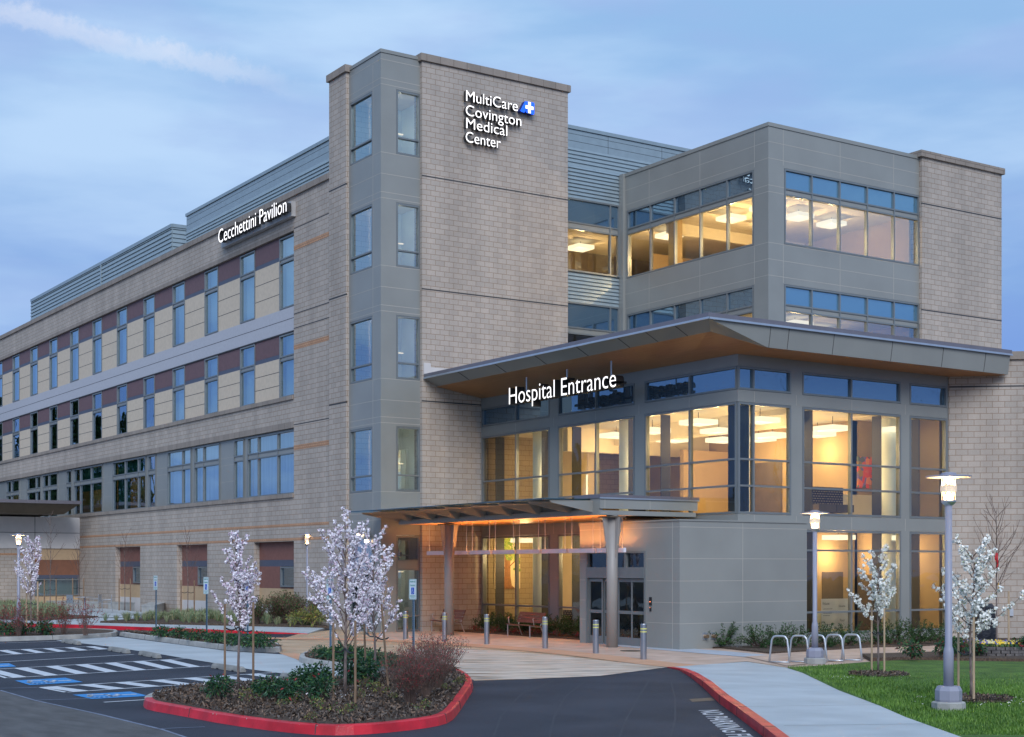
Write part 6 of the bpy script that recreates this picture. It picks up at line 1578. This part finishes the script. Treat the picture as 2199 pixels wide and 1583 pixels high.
# ---------------- stuff: grasses, lawn blades, mulch chips, gravel
def inpoly(x, y, poly):
    c = False; n = len(poly)
    for i in range(n):
        x0, y0_, x1, y1_ = poly[i][0], poly[i][1], poly[i-1][0], poly[i-1][1]
        if (y0_ > y) != (y1_ > y) and x < (x1-x0)*(y-y0_)/(y1_-y0_)+x0: c = not c
    return c
r = random.Random(40)
def tufts(name, poly, n, h, blades, z, lab):
    b = MB(); xs = [p[0] for p in poly]; ys_ = [p[1] for p in poly]; k = 0
    while k < n:
        x, y = r.uniform(min(xs), max(xs)), r.uniform(min(ys_), max(ys_))
        if not inpoly(x, y, poly): continue
        k += 1; hh = h*r.uniform(.7, 1.2)
        for _ in range(blades):
            a = r.uniform(0, 6.283); q_ = r.random(); d = Vector((math.cos(a)*q_, math.sin(a)*q_, 0)); p0 = Vector((x, y, z))+d*.06; p1 = p0+Vector((0, 0, hh*.6))+d*hh*.35; p2 = p0+Vector((0, 0, hh*(1-.35*q_)))+d*hh*.85; s_ = Vector((-d.y, d.x, 0)).normalized()*.009 if q_ > .01 else Vector((.009, 0, 0))
            m_ = 0 if r.random() < .72 else 1
            b.quad(p0-s_, p0+s_, p1+s_*.8, p1-s_*.8, m_); b.tri(p1-s_*.8, p1+s_*.8, p2, m_)
    return tag(b.build(name, [M['blade'], M['blade2']], recalc=False), kind='stuff')
wb = GP([(225, 1334), (330, 1337), (560, 1342), (690, 1345)], .14)+GP([(690, 1330), (560, 1327), (380, 1322), (352, 1328), (300, 1331)], .14)
tufts('ornamental_grass', wb, 260, .42, 42, .16, '')
gb = GP([(-20, 1326), (30, 1329), (85, 1330), (150, 1326), (120, 1316), (60, 1306), (-20, 1304)], .14)
tufts('ornamental_grass', gb, 330, .55, 40, .16, '')
b = MB()
for i in range(60000):
    px = r.uniform(1690, 2230); py = 1421+ (165)*r.random()**.9
    x, y = G(px, py, .1)
    if not inpoly(x, y, LP): continue
    z = lawnz(x, y)-.02; h = r.uniform(.035, .07); a = r.uniform(0, 6.283); d = Vector((math.cos(a), math.sin(a), 0)); s_ = Vector((-d.y, d.x, 0))*.007; p = Vector((x, y, z))
    b.tri(p-s_, p+s_, p+d*h*.4+Vector((0, 0, h)), r.choices((0, 1), (5, 2))[0])
M['gblade'] = leafm('lawn_blade', (.045, .115, .012), (.10, .21, .024), .9); M['gblade2'] = leafm('lawn_blade_light', (.14, .25, .035), (.20, .33, .055), .9)
tag(b.build('lawn_grass', [M['gblade'], M['gblade2']], recalc=False), kind='stuff')
def chips(name, poly, n, z, zf, mats, size, kind='stuff'):
    b = MB(); xs = [p[0] for p in poly]; ys_ = [p[1] for p in poly]; k = 0
    while k < n:
        x, y = r.uniform(min(xs), max(xs)), r.uniform(min(ys_), max(ys_))
        if not inpoly(x, y, poly): continue
        k += 1; p = Vector((x, y, z+r.uniform(0, zf))); a = rv(r)*size*r.uniform(.5, 1.3); c = a.cross(rv(r)).normalized()*size*.3; b.quad(p-a-c, p+a-c, p+a+c, p-a+c, r.randint(0, len(mats)-1))
    return tag(b.build(name, mats, recalc=False), kind=kind)
chm = [mat('chip_brown', (.06, .035, .022)), mat('chip_tan', (.19, .125, .085)), mat('chip_dark', (.025, .015, .01)), mat('chip_grey', (.12, .095, .08))]
chips('bark_chips', inn_main, 13000, .165, .06, chm, .035)
chips('bark_chips', inn1, 3000, .15, .04, chm, .035); chips('bark_chips', inn2, 3000, .15, .04, chm, .035)
wp = GP([(1440, 1393), (1526, 1390), (1600, 1396), (1560, 1383), (1470, 1385)])
chips('gravel', wp, 900, .02, .02, [mat('gravel_grey', (.3, .3, .3)), mat('gravel_dark', (.12, .12, .13))], .05)
rm = random.Random(12)
for i, p in enumerate(((1886, 1449), (2090, 1509))):
    cxx, cyy = G(*p, .1); poly = [(cxx+(.62+.08*rm.random())*math.cos(k*.393), cyy+(.62+.08*rm.random())*math.sin(k*.393)) for k in range(16)]
    f = MB(); z = lawnz(cxx, cyy); f.ngon([(*q, z+.012) for q in poly]); struct('mulch_patch', f, M['mulch'], recalc=False); chips('bark_chips', poly, 700, z+.02, .05, chm, .035)
pet = [M['petal'], M['wpetal']]
for (q, w_, n_, zz_) in (((741, 1491), 1.5, 130, .21), ((512, 1476), .9, 50, .21), ((1886, 1449), 1.2, 50, .10), ((2086, 1508), 1.2, 60, .17)):
    cxx, cyy = G(*q, .15); chips('fallen_petals', [(cxx+w_*math.cos(k*.6), cyy+w_*math.sin(k*.6)) for k in range(10)], n_, zz_, .01, pet, .016)
tm_ = MB()
for k, (pa) in enumerate((((1060, 1583), (1075, 1540), (1120, 1490), (1190, 1462)), ((1180, 1583), (1190, 1540), (1215, 1495), (1260, 1462)), ((1330, 1583), (1345, 1545), (1370, 1500), (1395, 1460)), ((1440, 1583), (1450, 1545), (1450, 1500), (1440, 1462)))):
    for a_, b_ in zip(pa, pa[1:]): stripe(a_, b_, .035, tm_, .003+k*.0002)
struct('tyre_marks', tm_, mat('tyre_mark', (.036, .040, .054), rough=.8, c2=(.024, .027, .04), scale=3), recalc=False)
# small weeds in the island
wd = shrub_leafy('low_weed', .2, .32, 110, .035, .02, ('mleaf', 'oliveleaf', 'brownleaf'), (5, 4, 2), 55, cat='plant')
sp = [(605, 1515), (632, 1508), (695, 1528), (665, 1545), (770, 1500), (815, 1490), (845, 1500), (905, 1525), (880, 1480), (812, 1476), (742, 1533), (530, 1505), (960, 1480), (985, 1470), (780, 1478)]
place(wd, [(*G(px, py, .2), .18, i*1.9, .7+.3*(i % 3)) for i, (px, py) in enumerate(sp)], ['x']*len(sp), 'small weeds in the island mulch')
for i, o in enumerate(sorted([o for o in D.objects if o.get('group') == 'small weeds in the island mulch'], key=lambda o: proj(o.location.x, o.location.y))): o['label'] = names[i]+' small green weed from the left in the island mulch'
for i, o in enumerate(sorted([o for o in D.objects if o.get('group') == 'leafy shrubs in the red kerbed island'], key=lambda o: proj(o.location.x, o.location.y))): o['label'] = names[i]+' dark green leafy shrub from the left in the red kerbed island'
b = MB()
for o in [o for o in D.objects if o.get('group') == 'spiky evergreens under the lobby wall'][:0]: pass
